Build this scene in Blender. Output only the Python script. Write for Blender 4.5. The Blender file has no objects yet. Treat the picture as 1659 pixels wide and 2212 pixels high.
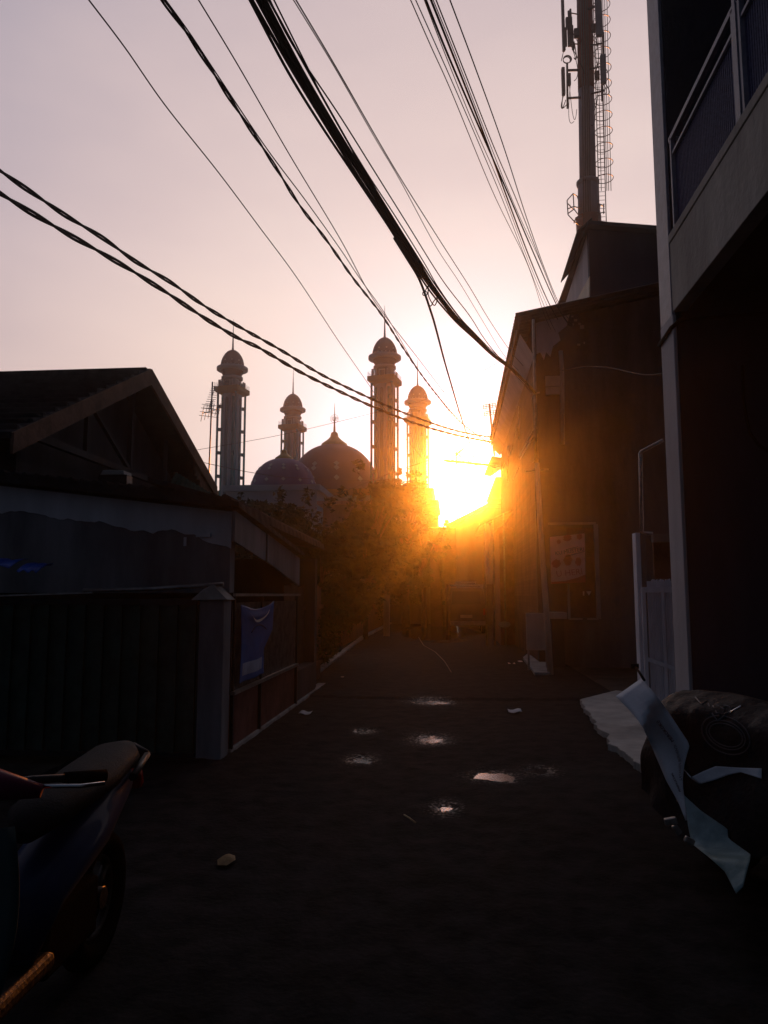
import bpy, bmesh, math, random
from mathutils import Vector, Matrix, noise
from mathutils.bvhtree import BVHTree
R = math.radians
rng = random.Random(7)
scene = bpy.context.scene
col = scene.collection

# ------------------------------------------------------------------ camera
F = 1598.0; PITCH = R(6.39); YAW = R(5.19); EYE = 1.6
cam_d = bpy.data.cameras.new('camera'); cam = bpy.data.objects.new('camera', cam_d); col.objects.link(cam)
cam.location = (0, 0, EYE); cam.rotation_euler = (R(90) + PITCH, 0, YAW)
cam_d.sensor_fit = 'VERTICAL'; cam_d.sensor_height = 24; cam_d.lens = F / 2212 * 24
cam_d.clip_start = 0.05; cam_d.clip_end = 2000
scene.camera = cam

def ray(u, v):
    x = (u - 829.5) / F; y = (1106 - v) / F
    cp, sp, cy, sy = math.cos(PITCH), math.sin(PITCH), math.cos(YAW), math.sin(YAW)
    return Vector((-sy * cp + x * cy + y * sy * sp, cy * cp + x * sy - y * cy * sp, sp + y * cp))
def atY(u, v, Y):
    d = ray(u, v); t = Y / d.y; return Vector((d.x * t, Y, EYE + d.z * t))
def atX(u, v, X):
    d = ray(u, v); t = X / d.x; return Vector((X, d.y * t, EYE + d.z * t))
def atZ(u, v, z=0.0):
    d = ray(u, v); t = (z - EYE) / d.z; return Vector((d.x * t, d.y * t, z))

# ------------------------------------------------------------------ materials
def mat(name, color, rough=0.85, var=0.25, scale=4.0, bump=0.2, metallic=0.0, spec=0.09, color2=None, streak=False,
        rough_var=0.1, dist=0.02, translucent=0.0, brick=None, clear=0.0, wave=None):
    m = bpy.data.materials.new(name); m.use_nodes = True
    nt = m.node_tree; N = nt.nodes; L = nt.links
    b = N['Principled BSDF']
    b.inputs['Metallic'].default_value = metallic
    b.inputs['Specular IOR Level'].default_value = spec
    b.inputs['Coat Weight'].default_value = clear
    tc = N.new('ShaderNodeTexCoord'); mp = N.new('ShaderNodeMapping')
    L.new(tc.outputs['Object'], mp.inputs['Vector'])
    if streak: mp.inputs['Scale'].default_value = (1, 1, 0.25)
    nz = N.new('ShaderNodeTexNoise'); nz.inputs['Scale'].default_value = scale
    nz.inputs['Detail'].default_value = 8; nz.inputs['Roughness'].default_value = 0.65
    L.new(mp.outputs[0], nz.inputs['Vector'])
    c1 = tuple(c * (1 - var) for c in color) + (1,)
    c2 = (tuple(color2) if color2 else tuple(min(1, c * (1 + var)) for c in color)) + (1,)
    rp = N.new('ShaderNodeValToRGB')
    rp.color_ramp.elements[0].position = 0.36; rp.color_ramp.elements[0].color = c1
    rp.color_ramp.elements[1].position = 0.64; rp.color_ramp.elements[1].color = c2
    L.new(nz.outputs['Fac'], rp.inputs['Fac'])
    src = rp.outputs['Color']; hsrc = nz.outputs['Fac']
    if brick:
        bt = N.new('ShaderNodeTexBrick'); bt.inputs['Scale'].default_value = brick
        bt.inputs['Color1'].default_value = (1, 1, 1, 1); bt.inputs['Color2'].default_value = (.72, .72, .72, 1)
        bt.inputs['Mortar'].default_value = (.55, .55, .55, 1); bt.inputs['Mortar Size'].default_value = 0.015
        mp2 = N.new('ShaderNodeMapping'); mp2.inputs['Rotation'].default_value = (R(90), 0, 0)
        L.new(tc.outputs['Object'], mp2.inputs['Vector']); L.new(mp2.outputs[0], bt.inputs['Vector'])
        mx = N.new('ShaderNodeMix'); mx.data_type = 'RGBA'; mx.blend_type = 'MULTIPLY'; mx.inputs[0].default_value = 1
        L.new(src, mx.inputs[6]); L.new(bt.outputs['Color'], mx.inputs[7]); src = mx.outputs[2]
    if wave:
        wv = N.new('ShaderNodeTexWave'); wv.inputs['Scale'].default_value = wave; wv.bands_direction = 'DIAGONAL'
        L.new(tc.outputs['Object'], wv.inputs['Vector']); hsrc = wv.outputs['Fac']
    L.new(src, b.inputs['Base Color'])
    rr = N.new('ShaderNodeMapRange'); rr.inputs[3].default_value = max(0.02, rough - rough_var); rr.inputs[4].default_value = min(1, rough + rough_var)
    L.new(nz.outputs['Fac'], rr.inputs[0]); L.new(rr.outputs[0], b.inputs['Roughness'])
    n2 = N.new('ShaderNodeTexNoise'); n2.inputs['Scale'].default_value = scale * 7; n2.inputs['Detail'].default_value = 5
    L.new(tc.outputs['Object'], n2.inputs['Vector'])
    ad = N.new('ShaderNodeMath'); ad.operation = 'ADD'; L.new(hsrc, ad.inputs[0]); L.new(n2.outputs['Fac'], ad.inputs[1])
    bp = N.new('ShaderNodeBump'); bp.inputs['Strength'].default_value = bump; bp.inputs['Distance'].default_value = dist
    L.new(ad.outputs[0], bp.inputs['Height']); L.new(bp.outputs[0], b.inputs['Normal'])
    if translucent:
        tr = N.new('ShaderNodeBsdfTranslucent'); L.new(src, tr.inputs['Color'])
        ms = N.new('ShaderNodeMixShader'); ms.inputs[0].default_value = translucent
        out = N['Material Output']; L.new(b.outputs[0], ms.inputs[1]); L.new(tr.outputs[0], ms.inputs[2]); L.new(ms.outputs[0], out.inputs['Surface'])
    return m

M = {
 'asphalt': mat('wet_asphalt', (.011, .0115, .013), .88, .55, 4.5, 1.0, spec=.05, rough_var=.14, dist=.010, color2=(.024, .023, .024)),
 'soil': mat('soil', (.07, .06, .05), .9, .4, 2, .6),
 'water': mat('puddle_water', (.008, .008, .009), .14, .2, 14, .22, spec=.32, rough_var=.1, dist=.006),
 'concrete': mat('concrete', (.33, .31, .29), .85, .3, 3, .4, streak=True),
 'slab_concrete': mat('slab_concrete', (.40, .38, .35), .85, .22, 2.2, .3, streak=True),
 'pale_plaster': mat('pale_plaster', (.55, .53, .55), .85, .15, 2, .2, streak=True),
 'grey_plaster': mat('grey_plaster', (.17, .17, .18), .9, .4, 1.5, .4, streak=True),
 'dark_plaster': mat('dark_plaster', (.06, .063, .07), .9, .35, 1.2, .4, streak=True),
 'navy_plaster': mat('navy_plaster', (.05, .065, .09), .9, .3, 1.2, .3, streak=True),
 'brick': mat('old_brick', (.11, .06, .045), .9, .4, 1.5, .4, brick=3.2),
 'soot': mat('sooty_plaster', (.09, .075, .07), .92, .5, .8, .5, color2=(.16, .14, .14), streak=True),
 'white_paint': mat('white_paint', (.80, .80, .86), .6, .15, 5, .2, streak=True),
 'lit_cream': mat('lit_cream', (.74, .68, .55), .7, .1, 4, .1),
 'roof_dark': mat('dark_roof_tile', (.03, .029, .031), .9, .4, 3, .4, wave=2.5, dist=.04),
 'roof_metal': mat('corrugated_metal', (.16, .15, .15), .5, .4, 2.5, .3, metallic=.4),
 'teal_metal': mat('teal_corrugated', (.012, .03, .029), .95, .4, 3, .3, spec=.0),
 'wood': mat('weathered_wood', (.12, .07, .05), .8, .35, 3, .4),
 'brown': mat('brown_panel', (.14, .06, .05), .7, .35, 3, .3),
 'steel': mat('dull_steel', (.30, .28, .27), .38, .3, 8, .2, metallic=.8),
 'rail_grey': mat('rail_paint', (.30, .31, .38), .45, .2, 8, .15),
 'screen_blue': mat('perforated_screen', (.10, .12, .24), .6, .25, 40, .5),
 'black_metal': mat('black_metal', (.03, .03, .032), .45, .3, 8, .2, metallic=.3),
 'green_iron': mat('green_iron', (.035, .06, .05), .55, .3, 5, .3),
 'cable': mat('cable_rubber', (.010, .010, .011), .75, .2, 12, .1, spec=.12),
 'cable_grey': mat('cable_grey', (.07, .065, .065), .5, .2, 12, .1),
 'antenna_grey': mat('antenna_grey', (.22, .25, .27), .55, .12, 4, .1),
 'antenna_dark': mat('antenna_dark', (.07, .08, .09), .55, .2, 6, .1),
 'mast_red': mat('mast_red', (.13, .035, .035), .6, .2, 3, .15, streak=True),
 'mast_white': mat('mast_white', (.20, .21, .26), .6, .15, 3, .15, streak=True),
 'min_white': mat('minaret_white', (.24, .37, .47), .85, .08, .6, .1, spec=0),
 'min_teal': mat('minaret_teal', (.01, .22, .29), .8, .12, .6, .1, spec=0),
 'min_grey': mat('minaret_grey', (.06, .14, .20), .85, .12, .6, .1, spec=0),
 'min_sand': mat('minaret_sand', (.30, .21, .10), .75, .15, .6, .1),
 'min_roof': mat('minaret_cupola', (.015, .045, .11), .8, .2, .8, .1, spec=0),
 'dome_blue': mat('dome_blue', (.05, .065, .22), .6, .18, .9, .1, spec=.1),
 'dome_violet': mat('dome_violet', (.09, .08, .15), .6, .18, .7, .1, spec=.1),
 'gold': mat('dull_gold', (.36, .27, .10), .45, .25, 1.5, .1, metallic=.5),
 'bark': mat('bark', (.09, .065, .045), .95, .4, 6, .6),
 'leaf': mat('leaf_green', (.030, .048, .018), .9, .5, 1.4, .1, spec=0, translucent=.05),
 'leaf2': mat('leaf_olive', (.038, .045, .018), .9, .5, 1.4, .1, spec=0, translucent=.05),
 'tarp': mat('black_tarp', (.014, .014, .016), .6, .3, 5, .5, spec=.2),
 'vinyl': mat('white_vinyl', (.62, .66, .72), .42, .08, 5, .15, spec=.5),
 'vinyl_green': mat('faded_green_vinyl', (.22, .36, .36), .5, .45, 3, .25, color2=(.34, .46, .5)),
 'print_grey': mat('grey_print', (.13, .13, .14), .5, .1, 6, .1),
 'print_dark': mat('dark_print', (.03, .03, .06), .5, .1, 6, .1),
 'blue_banner': mat('blue_banner', (.06, .13, .36), .5, .2, 2, .2, translucent=.25),
 'pale_banner': mat('pale_banner', (.28, .34, .46), .5, .2, 4, .1),
 'fold_glint': mat('glint_crescent', (.9, .82, .7), .35, .05, 4, .05, translucent=.4),
 'poster': mat('poster_paper', (.66, .40, .43), .6, .12, 3, .15),
 'poster_red': mat('poster_red', (.42, .10, .08), .6, .2, 3, .1),
 'blue_plastic': mat('blue_plastic', (.01, .07, .42), .3, .3, 5, .3, spec=.6),
 'scooter_blue': mat('scooter_blue', (.012, .03, .09), .4, .15, 3, .05, clear=.1),
 'scooter_teal': mat('scooter_teal', (.03, .07, .08), .4, .15, 3, .05, clear=.1),
 'scooter_red': mat('scooter_magenta', (.09, .012, .04), .55, .15, 3, .05, clear=.1),
 'seat': mat('seat_vinyl', (.015, .015, .017), .65, .2, 20, .3),
 'rubber': mat('tyre_rubber', (.010, .010, .010), .95, .2, 20, .4, spec=0.0),
 'chrome': mat('chrome', (.6, .6, .6), .15, .1, 10, .05, metallic=1),
 'van': mat('van_paint', (.06, .05, .05), .3, .2, 2, .05, clear=.5),
 'glass': mat('dark_glass', (.02, .022, .025), .06, .1, 2, .0, spec=.6),
 'lamp_red': mat('red_lens', (.3, .02, .01), .2, .1, 5, .05),
 'lamp_clear': mat('clear_lens', (.5, .5, .48), .1, .1, 5, .05),
 'dry_leaf': mat('dry_leaf', (.30, .20, .10), .6, .3, 9, .3),
 'straw': mat('straw', (.45, .36, .22), .7, .2, 9, .3),
}

# ------------------------------------------------------------------ mesh helper
class MB:
    def __init__(s): s.v = []; s.f = []; s.smooth = []
    def add(s, vs, fs, smooth=False):
        o = len(s.v); s.v.extend(tuple(v) for v in vs)
        for f in fs: s.f.append(tuple(o + i for i in f)); s.smooth.append(smooth)
        return s
    def box(s, x0, x1, y0, y1, z0, z1):
        v = [(x, y, z) for z in (z0, z1) for y in (y0, y1) for x in (x0, x1)]
        return s.add(v, [(0, 2, 3, 1), (4, 5, 7, 6), (0, 1, 5, 4), (2, 6, 7, 3), (0, 4, 6, 2), (1, 3, 7, 5)])
    def obox(s, c, size, rot=None):
        hx, hy, hz = size[0] / 2, size[1] / 2, size[2] / 2
        Q = rot or Matrix.Identity(3); c = Vector(c)
        v = [c + Q @ Vector((x, y, z)) for z in (-hz, hz) for y in (-hy, hy) for x in (-hx, hx)]
        return s.add(v, [(0, 2, 3, 1), (4, 5, 7, 6), (0, 1, 5, 4), (2, 6, 7, 3), (0, 4, 6, 2), (1, 3, 7, 5)])
    def beam(s, a, b, w, h):
        a = Vector(a); b = Vector(b); d = (b - a); L = d.length; d.normalize()
        up = Vector((0, 0, 1)) if abs(d.z) < .95 else Vector((0, 1, 0))
        x = d.cross(up).normalized(); z = x.cross(d).normalized()
        Q = Matrix((x, d, z)).transposed()
        return s.obox((a + b) / 2, (w, L, h), Q)
    def prism(s, pts, off):
        off = Vector(off); n = len(pts); a = [Vector(p) for p in pts]; b = [p + off for p in a]
        fs = [tuple(range(n))[::-1], tuple(range(n, 2 * n))] + [(i, (i + 1) % n, n + (i + 1) % n, n + i) for i in range(n)]
        return s.add(a + b, fs)
    def tube(s, pts, r, n=6, caps=True, flat=1.0):
        pts = [Vector(p) for p in pts]
        rs = r if isinstance(r, (list, tuple)) else [r] * len(pts)
        vs = []; fs = []; prev = None
        for i, p in enumerate(pts):
            d = (pts[min(i + 1, len(pts) - 1)] - pts[max(i - 1, 0)])
            d = d.normalized() if d.length > 1e-9 else Vector((0, 0, 1))
            if prev is None:
                up = Vector((0, 0, 1)) if abs(d.z) < .9 else Vector((1, 0, 0)); x = d.cross(up).normalized()
            else:
                x = prev - d * prev.dot(d)
                x = x.normalized() if x.length > 1e-6 else prev
            prev = x; y = d.cross(x)
            for k in range(n):
                a = 2 * math.pi * k / n; vs.append(p + (x * math.cos(a) + y * math.sin(a) * flat) * rs[i])
        for i in range(len(pts) - 1):
            for k in range(n):
                a = i * n + k; b = i * n + (k + 1) % n; fs.append((a, b, b + n, a + n))
        s.add(vs, fs, True)
        if caps and n > 2:
            o = len(s.v) - len(vs); s.f.append(tuple(o + k for k in range(n))[::-1]); s.smooth.append(False)
            o2 = len(s.v) - n; s.f.append(tuple(o2 + k for k in range(n))); s.smooth.append(False)
        return s
    def lathe(s, prof, n=32, c=(0, 0, 0)):
        vs = []; fs = []
        for r, z in prof:
            for k in range(n):
                a = 2 * math.pi * k / n; vs.append((c[0] + r * math.cos(a), c[1] + r * math.sin(a), c[2] + z))
        for i in range(len(prof) - 1):
            for k in range(n):
                a = i * n + k; b = i * n + (k + 1) % n; fs.append((a, b, b + n, a + n))
        s.add(vs, fs, True); o = len(s.v) - len(vs)
        s.f.append(tuple(o + k for k in range(n))[::-1]); s.smooth.append(False)
        o2 = len(s.v) - n; s.f.append(tuple(o2 + k for k in range(n))); s.smooth.append(False)
        return s
    def torus(s, c, R1, r, axis='z', n=20, m=6, arc=1.0):
        pts = []
        for i in range(n + 1):
            a = 2 * math.pi * arc * i / n; x, y = R1 * math.cos(a), R1 * math.sin(a)
            pts.append(Vector(c) + {'z': Vector((x, y, 0)), 'y': Vector((x, 0, y)), 'x': Vector((0, x, y))}[axis])
        return s.tube(pts, r, m, caps=arc < 1)
    def grid(s, P, nu, nv, smooth=True):
        vs = [P(i / nu, j / nv) for j in range(nv + 1) for i in range(nu + 1)]
        fs = [(j * (nu + 1) + i, j * (nu + 1) + i + 1, (j + 1) * (nu + 1) + i + 1, (j + 1) * (nu + 1) + i) for j in range(nv) for i in range(nu)]
        return s.add(vs, fs, smooth)
    def build(s, name, m, parent=None, bevel=0, solid=0, loc=None, recalc=True):
        me = bpy.data.meshes.new(name); me.from_pydata(s.v, [], s.f)
        me.polygons.foreach_set('use_smooth', s.smooth)
        if recalc:
            bm = bmesh.new(); bm.from_mesh(me); bmesh.ops.recalc_face_normals(bm, faces=bm.faces); bm.to_mesh(me); bm.free()
        o = bpy.data.objects.new(name, me); me.materials.append(m if not isinstance(m, str) else M[m]); col.objects.link(o)
        if solid:
            md = o.modifiers.new('solid', 'SOLIDIFY'); md.thickness = solid; md.offset = 0
        if bevel:
            md = o.modifiers.new('bevel', 'BEVEL'); md.width = bevel; md.segments = 2; md.limit_method = 'ANGLE'
        if parent is not None: o.parent = parent
        if loc is not None: o.location = loc
        return o

def tag(o, label=None, cat=None, group=None, kind=None):
    if label: o['label'] = label
    if cat: o['category'] = cat
    if group: o['group'] = group
    if kind: o['kind'] = kind
    return o
def thing(name, label, cat, loc=(0, 0, 0), rz=0, group=None):
    o = bpy.data.objects.new(name, None); col.objects.link(o); o.location = loc; o.rotation_euler = (0, 0, rz)
    o.empty_display_size = .2
    return tag(o, label, cat, group)
class Local:
    """parent at a base point: parts given in world coordinates are shifted to be relative to it"""
def rel(root):
    return root.matrix_basis.inverted()
def part(mb, name, m, root, **k):
    """mb in world coordinates -> child of an unrotated, unscaled root"""
    L = root.location; anc = root.parent
    while anc is not None: L = L + anc.location; anc = anc.parent
    mb.v = [(v[0] - L.x, v[1] - L.y, v[2] - L.z) for v in mb.v]
    return mb.build(name, m, root, **k)
def copy_tree(o, parent=None):
    c = o.copy(); col.objects.link(c); c.parent = parent
    for ch in list(o.children): copy_tree(ch, c)
    return c

# ------------------------------------------------------------------ ground, road, puddles
PUD = []   # (x, y, rx, ry)
def pud(u, v, wpx, asp):
    p = atZ(u, v); w = wpx / F * p.y / 2; PUD.append((p.x, p.y, w, w * asp))
pud(930, 1600, 88, 1.3); pud(1066, 1680, 104, .8); pud(962, 1750, 46, 1.5); pud(930, 1518, 110, .8)
pud(935, 1366, 170, 3.2); pud(785, 1583, 42, 1.2); pud(1170, 1668, 60, 1.1); pud(780, 1645, 60, 1.2)
def ground_h(x, y):
    h = .020 + .010 * noise.noise(Vector((x * .9, y * .9, 0))) + .007 * noise.noise(Vector((x * 3.1, y * 3.1, 4))) + .007 * noise.noise(Vector((x * 9, y * 7, 9))) + .006 * noise.noise(Vector((x * 23, y * 19, 2)))
    h += .02 * min(1, abs(x + .2) / 2.2) ** 2
    for (px, py, rx, ry) in PUD:
        d = ((x - px) / rx) ** 2 + ((y - py) / ry) ** 2
        if d < 6: h -= (.0205 if py < 20 else .03) * math.exp(-d * .9)
    if y > 11.55: h += .03
    elif y > 11.45: h += .03 * (y - 11.45) / .1
    return h
g = MB()
g.box(-97, 97, -37, 132, -.5, -.06)
tag(g.build('ground', 'soil'), 'bare brown ground around the alley', None, kind='structure')
ys = []; y = -3.0
while y < 62: ys.append(y); y += .035 if 2 < y < 13 else (.07 if y < 30 else .2)
xs = [-3.6 + .045 * i for i in range(137)]
rd = MB(); vs = [(x, y, ground_h(x, y)) for y in ys for x in xs]; nx = len(xs)
rd.add(vs, [(j * nx + i, j * nx + i + 1, (j + 1) * nx + i + 1, (j + 1) * nx + i) for j in range(len(ys) - 1) for i in range(nx - 1)], True)
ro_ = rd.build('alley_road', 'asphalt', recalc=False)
wet = ro_.data.attributes.new('wet', 'FLOAT', 'POINT'); wv_ = []
for (x, y, z) in vs:
    q_ = .42 * max(0, min(1, (y - 12) / 12))
    for (px, py, rx, ry) in PUD:
        d = ((x - px) / (rx + .05)) ** 2 + ((y - py) / (ry + .10)) ** 2
        if d < 9: q_ = max(q_, math.exp(-d * .8))
    wv_.append(q_)
wet.data.foreach_set('value', wv_)
am = M['asphalt'].node_tree; an = am.nodes.new('ShaderNodeAttribute'); an.attribute_name = 'wet'
nzw = am.nodes.new('ShaderNodeTexNoise'); nzw.inputs['Scale'].default_value = 38; nzw.inputs['Detail'].default_value = 6
tcw = am.nodes.new('ShaderNodeTexCoord'); am.links.new(tcw.outputs['Object'], nzw.inputs['Vector'])
mw = am.nodes.new('ShaderNodeMath'); mw.operation = 'MULTIPLY_ADD'; am.links.new(nzw.outputs['Fac'], mw.inputs[0]); mw.inputs[1].default_value = 5; mw.inputs[2].default_value = -3.0
mw2 = am.nodes.new('ShaderNodeMath'); mw2.operation = 'ADD'; mw2.use_clamp = True; am.links.new(mw.outputs[0], mw2.inputs[0]); am.links.new(an.outputs['Fac'], mw2.inputs[1])
mw3 = am.nodes.new('ShaderNodeMath'); mw3.operation = 'MULTIPLY'; mw3.use_clamp = True; am.links.new(mw2.outputs[0], mw3.inputs[0]); am.links.new(an.outputs['Fac'], mw3.inputs[1])
pb = am.nodes['Principled BSDF']; old = pb.inputs['Roughness'].links[0].from_socket
mxr = am.nodes.new('ShaderNodeMix'); am.links.new(mw3.outputs[0], mxr.inputs[0]); am.links.new(old, mxr.inputs[2]); mxr.inputs[3].default_value = .16; am.links.new(mxr.outputs[0], pb.inputs['Roughness'])
mxs = am.nodes.new('ShaderNodeMix'); am.links.new(mw3.outputs[0], mxs.inputs[0]); mxs.inputs[2].default_value = .05; mxs.inputs[3].default_value = .6; am.links.new(mxs.outputs[0], pb.inputs['Specular IOR Level'])
tag(ro_, 'wet patched asphalt of the alley', None, kind='structure')
r2 = MB(); r2.box(-4, 3.5, 61.9, 130, -.05, .02); r2.box(-5, 5, -14, -2.98, -.05, .02)
tag(r2.build('alley_road', 'asphalt'), 'rest of the alley surface', None, kind='structure')
for (px, py, rx, ry) in PUD:
    w = MB(); n = 40; lift = (.040 if py > 20 else .030) if py > 11.5 else 0
    ring = [(px + rx * 1.5 * math.cos(a) * (1 + .15 * math.sin(3 * a + px)), py + ry * 1.5 * math.sin(a) * (1 + .12 * math.cos(2 * a + py)), .006 + lift) for a in [2 * math.pi * k / n for k in range(n)]]
    w.add(ring, [tuple(range(n))])
    tag(w.build('puddle', 'water'), 'shallow rain puddle in the asphalt', None, kind='structure')
# concrete ramp on the right and kerbs on the left
rp = MB(); P = [atZ(1255, 1525), atZ(1330, 1505), Vector((3.3, 11.6, 0)), Vector((3.3, 5.6, 0)), Vector((1.72, 5.9, 0)), atZ(1415, 1700), Vector((1.60, 8.2, 0))]
edge = []
for i in range(len(P)):
    a, b = P[i], P[(i + 1) % len(P)]
    k = 46 if i in (4, 5, 6) else 1
    for t in range(k):
        q = a.lerp(b, t / k); q = q + Vector((.10 * noise.noise(Vector((q.y * 1.6, 0, 5))) + .05 * noise.noise(Vector((q.y * 6, 3, 5))) + rng.uniform(-.012, .012), 0, 0)) if k > 1 else q; edge.append((q.x, q.y, .0))
rp.prism(edge, (0, 0, .10))
tag(rp.build('concrete_apron', 'slab_concrete', bevel=.015), 'pale broken concrete slab in front of the gate', None, kind='structure')
kb = MB(); kb.box(-2.34, -2.20, 7.4, 13.0, 0, .075)
tag(kb.build('kerb', 'concrete', bevel=.01), 'low kerb under the mesh fence', None, kind='structure')
kb = MB()
a, b = atZ(780, 1385), atZ(870, 1335)
kb.beam((-2.62, 13.6, .05), (a.x, a.y, .06), .14, .14); kb.beam((a.x, a.y, .06), (b.x, b.y, .06), .16, .16)
tag(kb.build('kerb', 'concrete', bevel=.01), 'kerb along the garden wall', None, kind='structure')

# ------------------------------------------------------------------ left: low shed, gate, fence
shed = thing('roadside_shed', 'low dark shed with stained pale band under its sloping roof, left side', 'shed', (-2.3, 7.3, 0))
zt = lambda x: 2.47 + (-(x) - 2.2) * .12      # top of the front wall rises to the left
m_ = MB(); m_.prism([(-2.24, 7.36, 1.62), (-9.6, 7.36, 1.62), (-9.6, 7.36, zt(-9.6) - .02), (-2.24, 7.36, zt(-2.24) - .02)], (0, .16, 0))
part(m_, 'wall', 'grey_plaster', shed)
# pale fascia band with ragged lower edge (old whitewash)
top = []; bot = []
n = 150
for i in range(n + 1):
    x = -2.23 - 7.3 * i / n
    bz = zt(x) - .30 - .10 * noise.noise(Vector((x * 1.7, 0, 3))) - .035 * noise.noise(Vector((x * 9, 0, 1))) - .02 * noise.noise(Vector((x * 31, 0, 1)))
    if x > -2.62: bz -= .12 * (x + 2.62) / .38
    top.append((x, 7.352, zt(x) - .03)); bot.append((x, 7.352, bz))
f_ = MB(); f_.add(top + bot, [(i, i + 1, n + 2 + i, n + 1 + i) for i in range(n)])
part(f_, 'whitewash_band', 'pale_plaster', shed, solid=.006)
m_ = MB(); m_.box(-2.44, -2.24, 7.56, 12.2, 0, .5); m_.box(-9.6, -2.26, 12.2, 12.4, 0, 2.2)
part(m_, 'foundation', 'dark_plaster', shed)
rf = MB()
rf.prism([(-2.18, 7.16, zt(-2.18)), (-9.7, 7.16, zt(-9.7)), (-9.7, 12.6, zt(-9.7) + .35), (-2.18, 12.6, zt(-2.18) - .1)], (0, 0, .09))
for i in range(60):
    x = -2.25 - i * .124
    rf.tube([(x, 7.14, zt(x) + .10), (x, 12.6, zt(x) + .10 + (.35 if x < -6 else (-.1 + .45 * (-x - 2.18) / 7.5)))], .028, 5)
part(rf, 'roof', 'roof_dark', shed)
# lean-to eave boards running along the alley and dropping away
p0 = Vector((-2.15, 7.2, 2.44)); p1 = Vector((-2.15, 10.4, 2.12))
e_ = MB(); pm = p0.lerp(p1, .40)
d_ = Vector((0, 0, -.34))
e_.prism([p0, pm - Vector((0, .03, 0)), pm + d_ * .95 - Vector((0, .03, 0)), p0 + d_ * .9], (-.03, 0, 0)); part(e_, 'eave_board', 'grey_plaster', shed)
e_ = MB(); e_.prism([pm + Vector((0, .05, 0)), p1, p1 + d_ * 1.15, pm + Vector((0, .05, 0)) + d_ * .95], (-.03, 0, 0)); part(e_, 'eave_board', 'grey_plaster', shed)
e_ = MB(); e_.prism([p0 + Vector((.05, -.05, .03)), p1 + Vector((.05, .1, .03)), p1 + Vector((-.9, .1, .33)), p0 + Vector((-.9, -.05, .30))], (0, 0, .05)); part(e_, 'lean_to_roof', 'roof_dark', shed)
c_ = MB(); c_.box(-2.46, -2.21, 7.10, 7.35, 0, 1.55); part(c_, 'corner_pillar', 'grey_plaster', shed, bevel=.015)
c_ = MB(); c_.add([(-2.53, 7.06, 1.55), (-2.17, 7.06, 1.555), (-2.19, 7.42, 1.55), (-2.50, 7.42, 1.55), (-2.43, 7.14, 1.66), (-2.34, 7.13, 1.70), (-2.31, 7.34, 1.68), (-2.41, 7.34, 1.67)],
       [(0, 1, 5, 4), (1, 2, 6, 5), (2, 3, 7, 6), (3, 0, 4, 7), (4, 5, 6, 7), (3, 2, 1, 0)])
part(c_, 'pillar_cap', 'concrete', shed)
c_ = MB(); c_.tube([atY(180, 1276, 7.2), atY(330, 1272, 7.2), atY(483, 1262, 7.2)], .022, 8)
part(c_, 'door_rail', 'steel', shed)
for q_ in (((439, 1156), (.15, .012, .04)), ((400, 1170), (.03, .012, .09))):
    c_ = MB(); c_.obox(atY(*q_[0], 7.33), q_[1]); part(c_, 'wall_plate', 'pale_plaster', shed)

gate = thing('sheet_metal_gate', 'dark ribbed sheet metal gate beside the grey corner pillar', 'gate', (-3.5, 7.2, 0))
g_ = MB()
X0, X1 = -8.5, -2.49; k = 0; x = X0
while x < X1 - .05:
    g_.box(x, x + .10, 7.16, 7.19, .08, 1.50); g_.box(x + .10, x + .19, 7.20, 7.215, .08, 1.50); x += .19
part(g_, 'gate_leaf', 'green_iron', gate)
g_ = MB(); g_.box(X0, X1, 7.14, 7.22, 1.50, 1.56); g_.box(X0, X1, 7.14, 7.22, .03, .08); part(g_, 'gate_frame', 'black_metal', gate)
g_ = MB(); g_.beam(atY(0, 1287, 6.9), atY(200, 1280, 6.9), .02, .015); part(g_, 'top_strip', 'steel', gate)

fence = thing('mesh_fence', 'low barred fence beside the alley holding the blue banner', 'fence', (-2.25, 9, 0))
f_ = MB(); y = 7.42
while y < 10.5: f_.beam((-2.22, y, .64), (-2.22, y, 1.52), .009, .009); y += .042
part(f_, 'bars', 'steel', fence)
f_ = MB(); f_.beam((-2.19, 7.38, 1.60), (-2.19, 10.6, 1.60), .035, .03); part(f_, 'top_rail', 'steel', fence)
f_ = MB(); f_.beam((-2.19, 7.38, .62), (-2.19, 10.5, .62), .045, .035); part(f_, 'bottom_rail', 'steel', fence)
f_ = MB(); f_.box(-2.26, -2.23, 7.4, 10.5, .075, .60); f_.box(-2.255, -2.235, 8.5, 10.5, .95, 1.25); part(f_, 'lower_panel', 'brown', fence)
for yy in (7.42, 8.52, 10.52):
    f_ = MB(); f_.box(-2.235, -2.195, yy, yy + .04, .07, 1.62); part(f_, 'post', 'black_metal', fence)
# slatted fence panel further along the alley
sf = thing('board_fence', 'dark board fence past the barred fence, under the trees', 'fence', (-2.4, 12, 0))
for i, (ya, yb) in enumerate(((10.7, 12.2), (12.25, 13.8))):
    f_ = MB(); y = ya
    while y < yb: f_.box(-2.46, -2.44, y, y + .11, .08, 1.75 + rng.uniform(-.03, .03)); y += .122
    part(f_, 'board_panel', 'wood', sf)
f_ = MB(); f_.box(-2.44, -2.40, 10.66, 13.85, 1.35, 1.42); f_.box(-2.44, -2.40, 10.66, 13.85, .35, .42); part(f_, 'rail', 'wood', sf)

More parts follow.
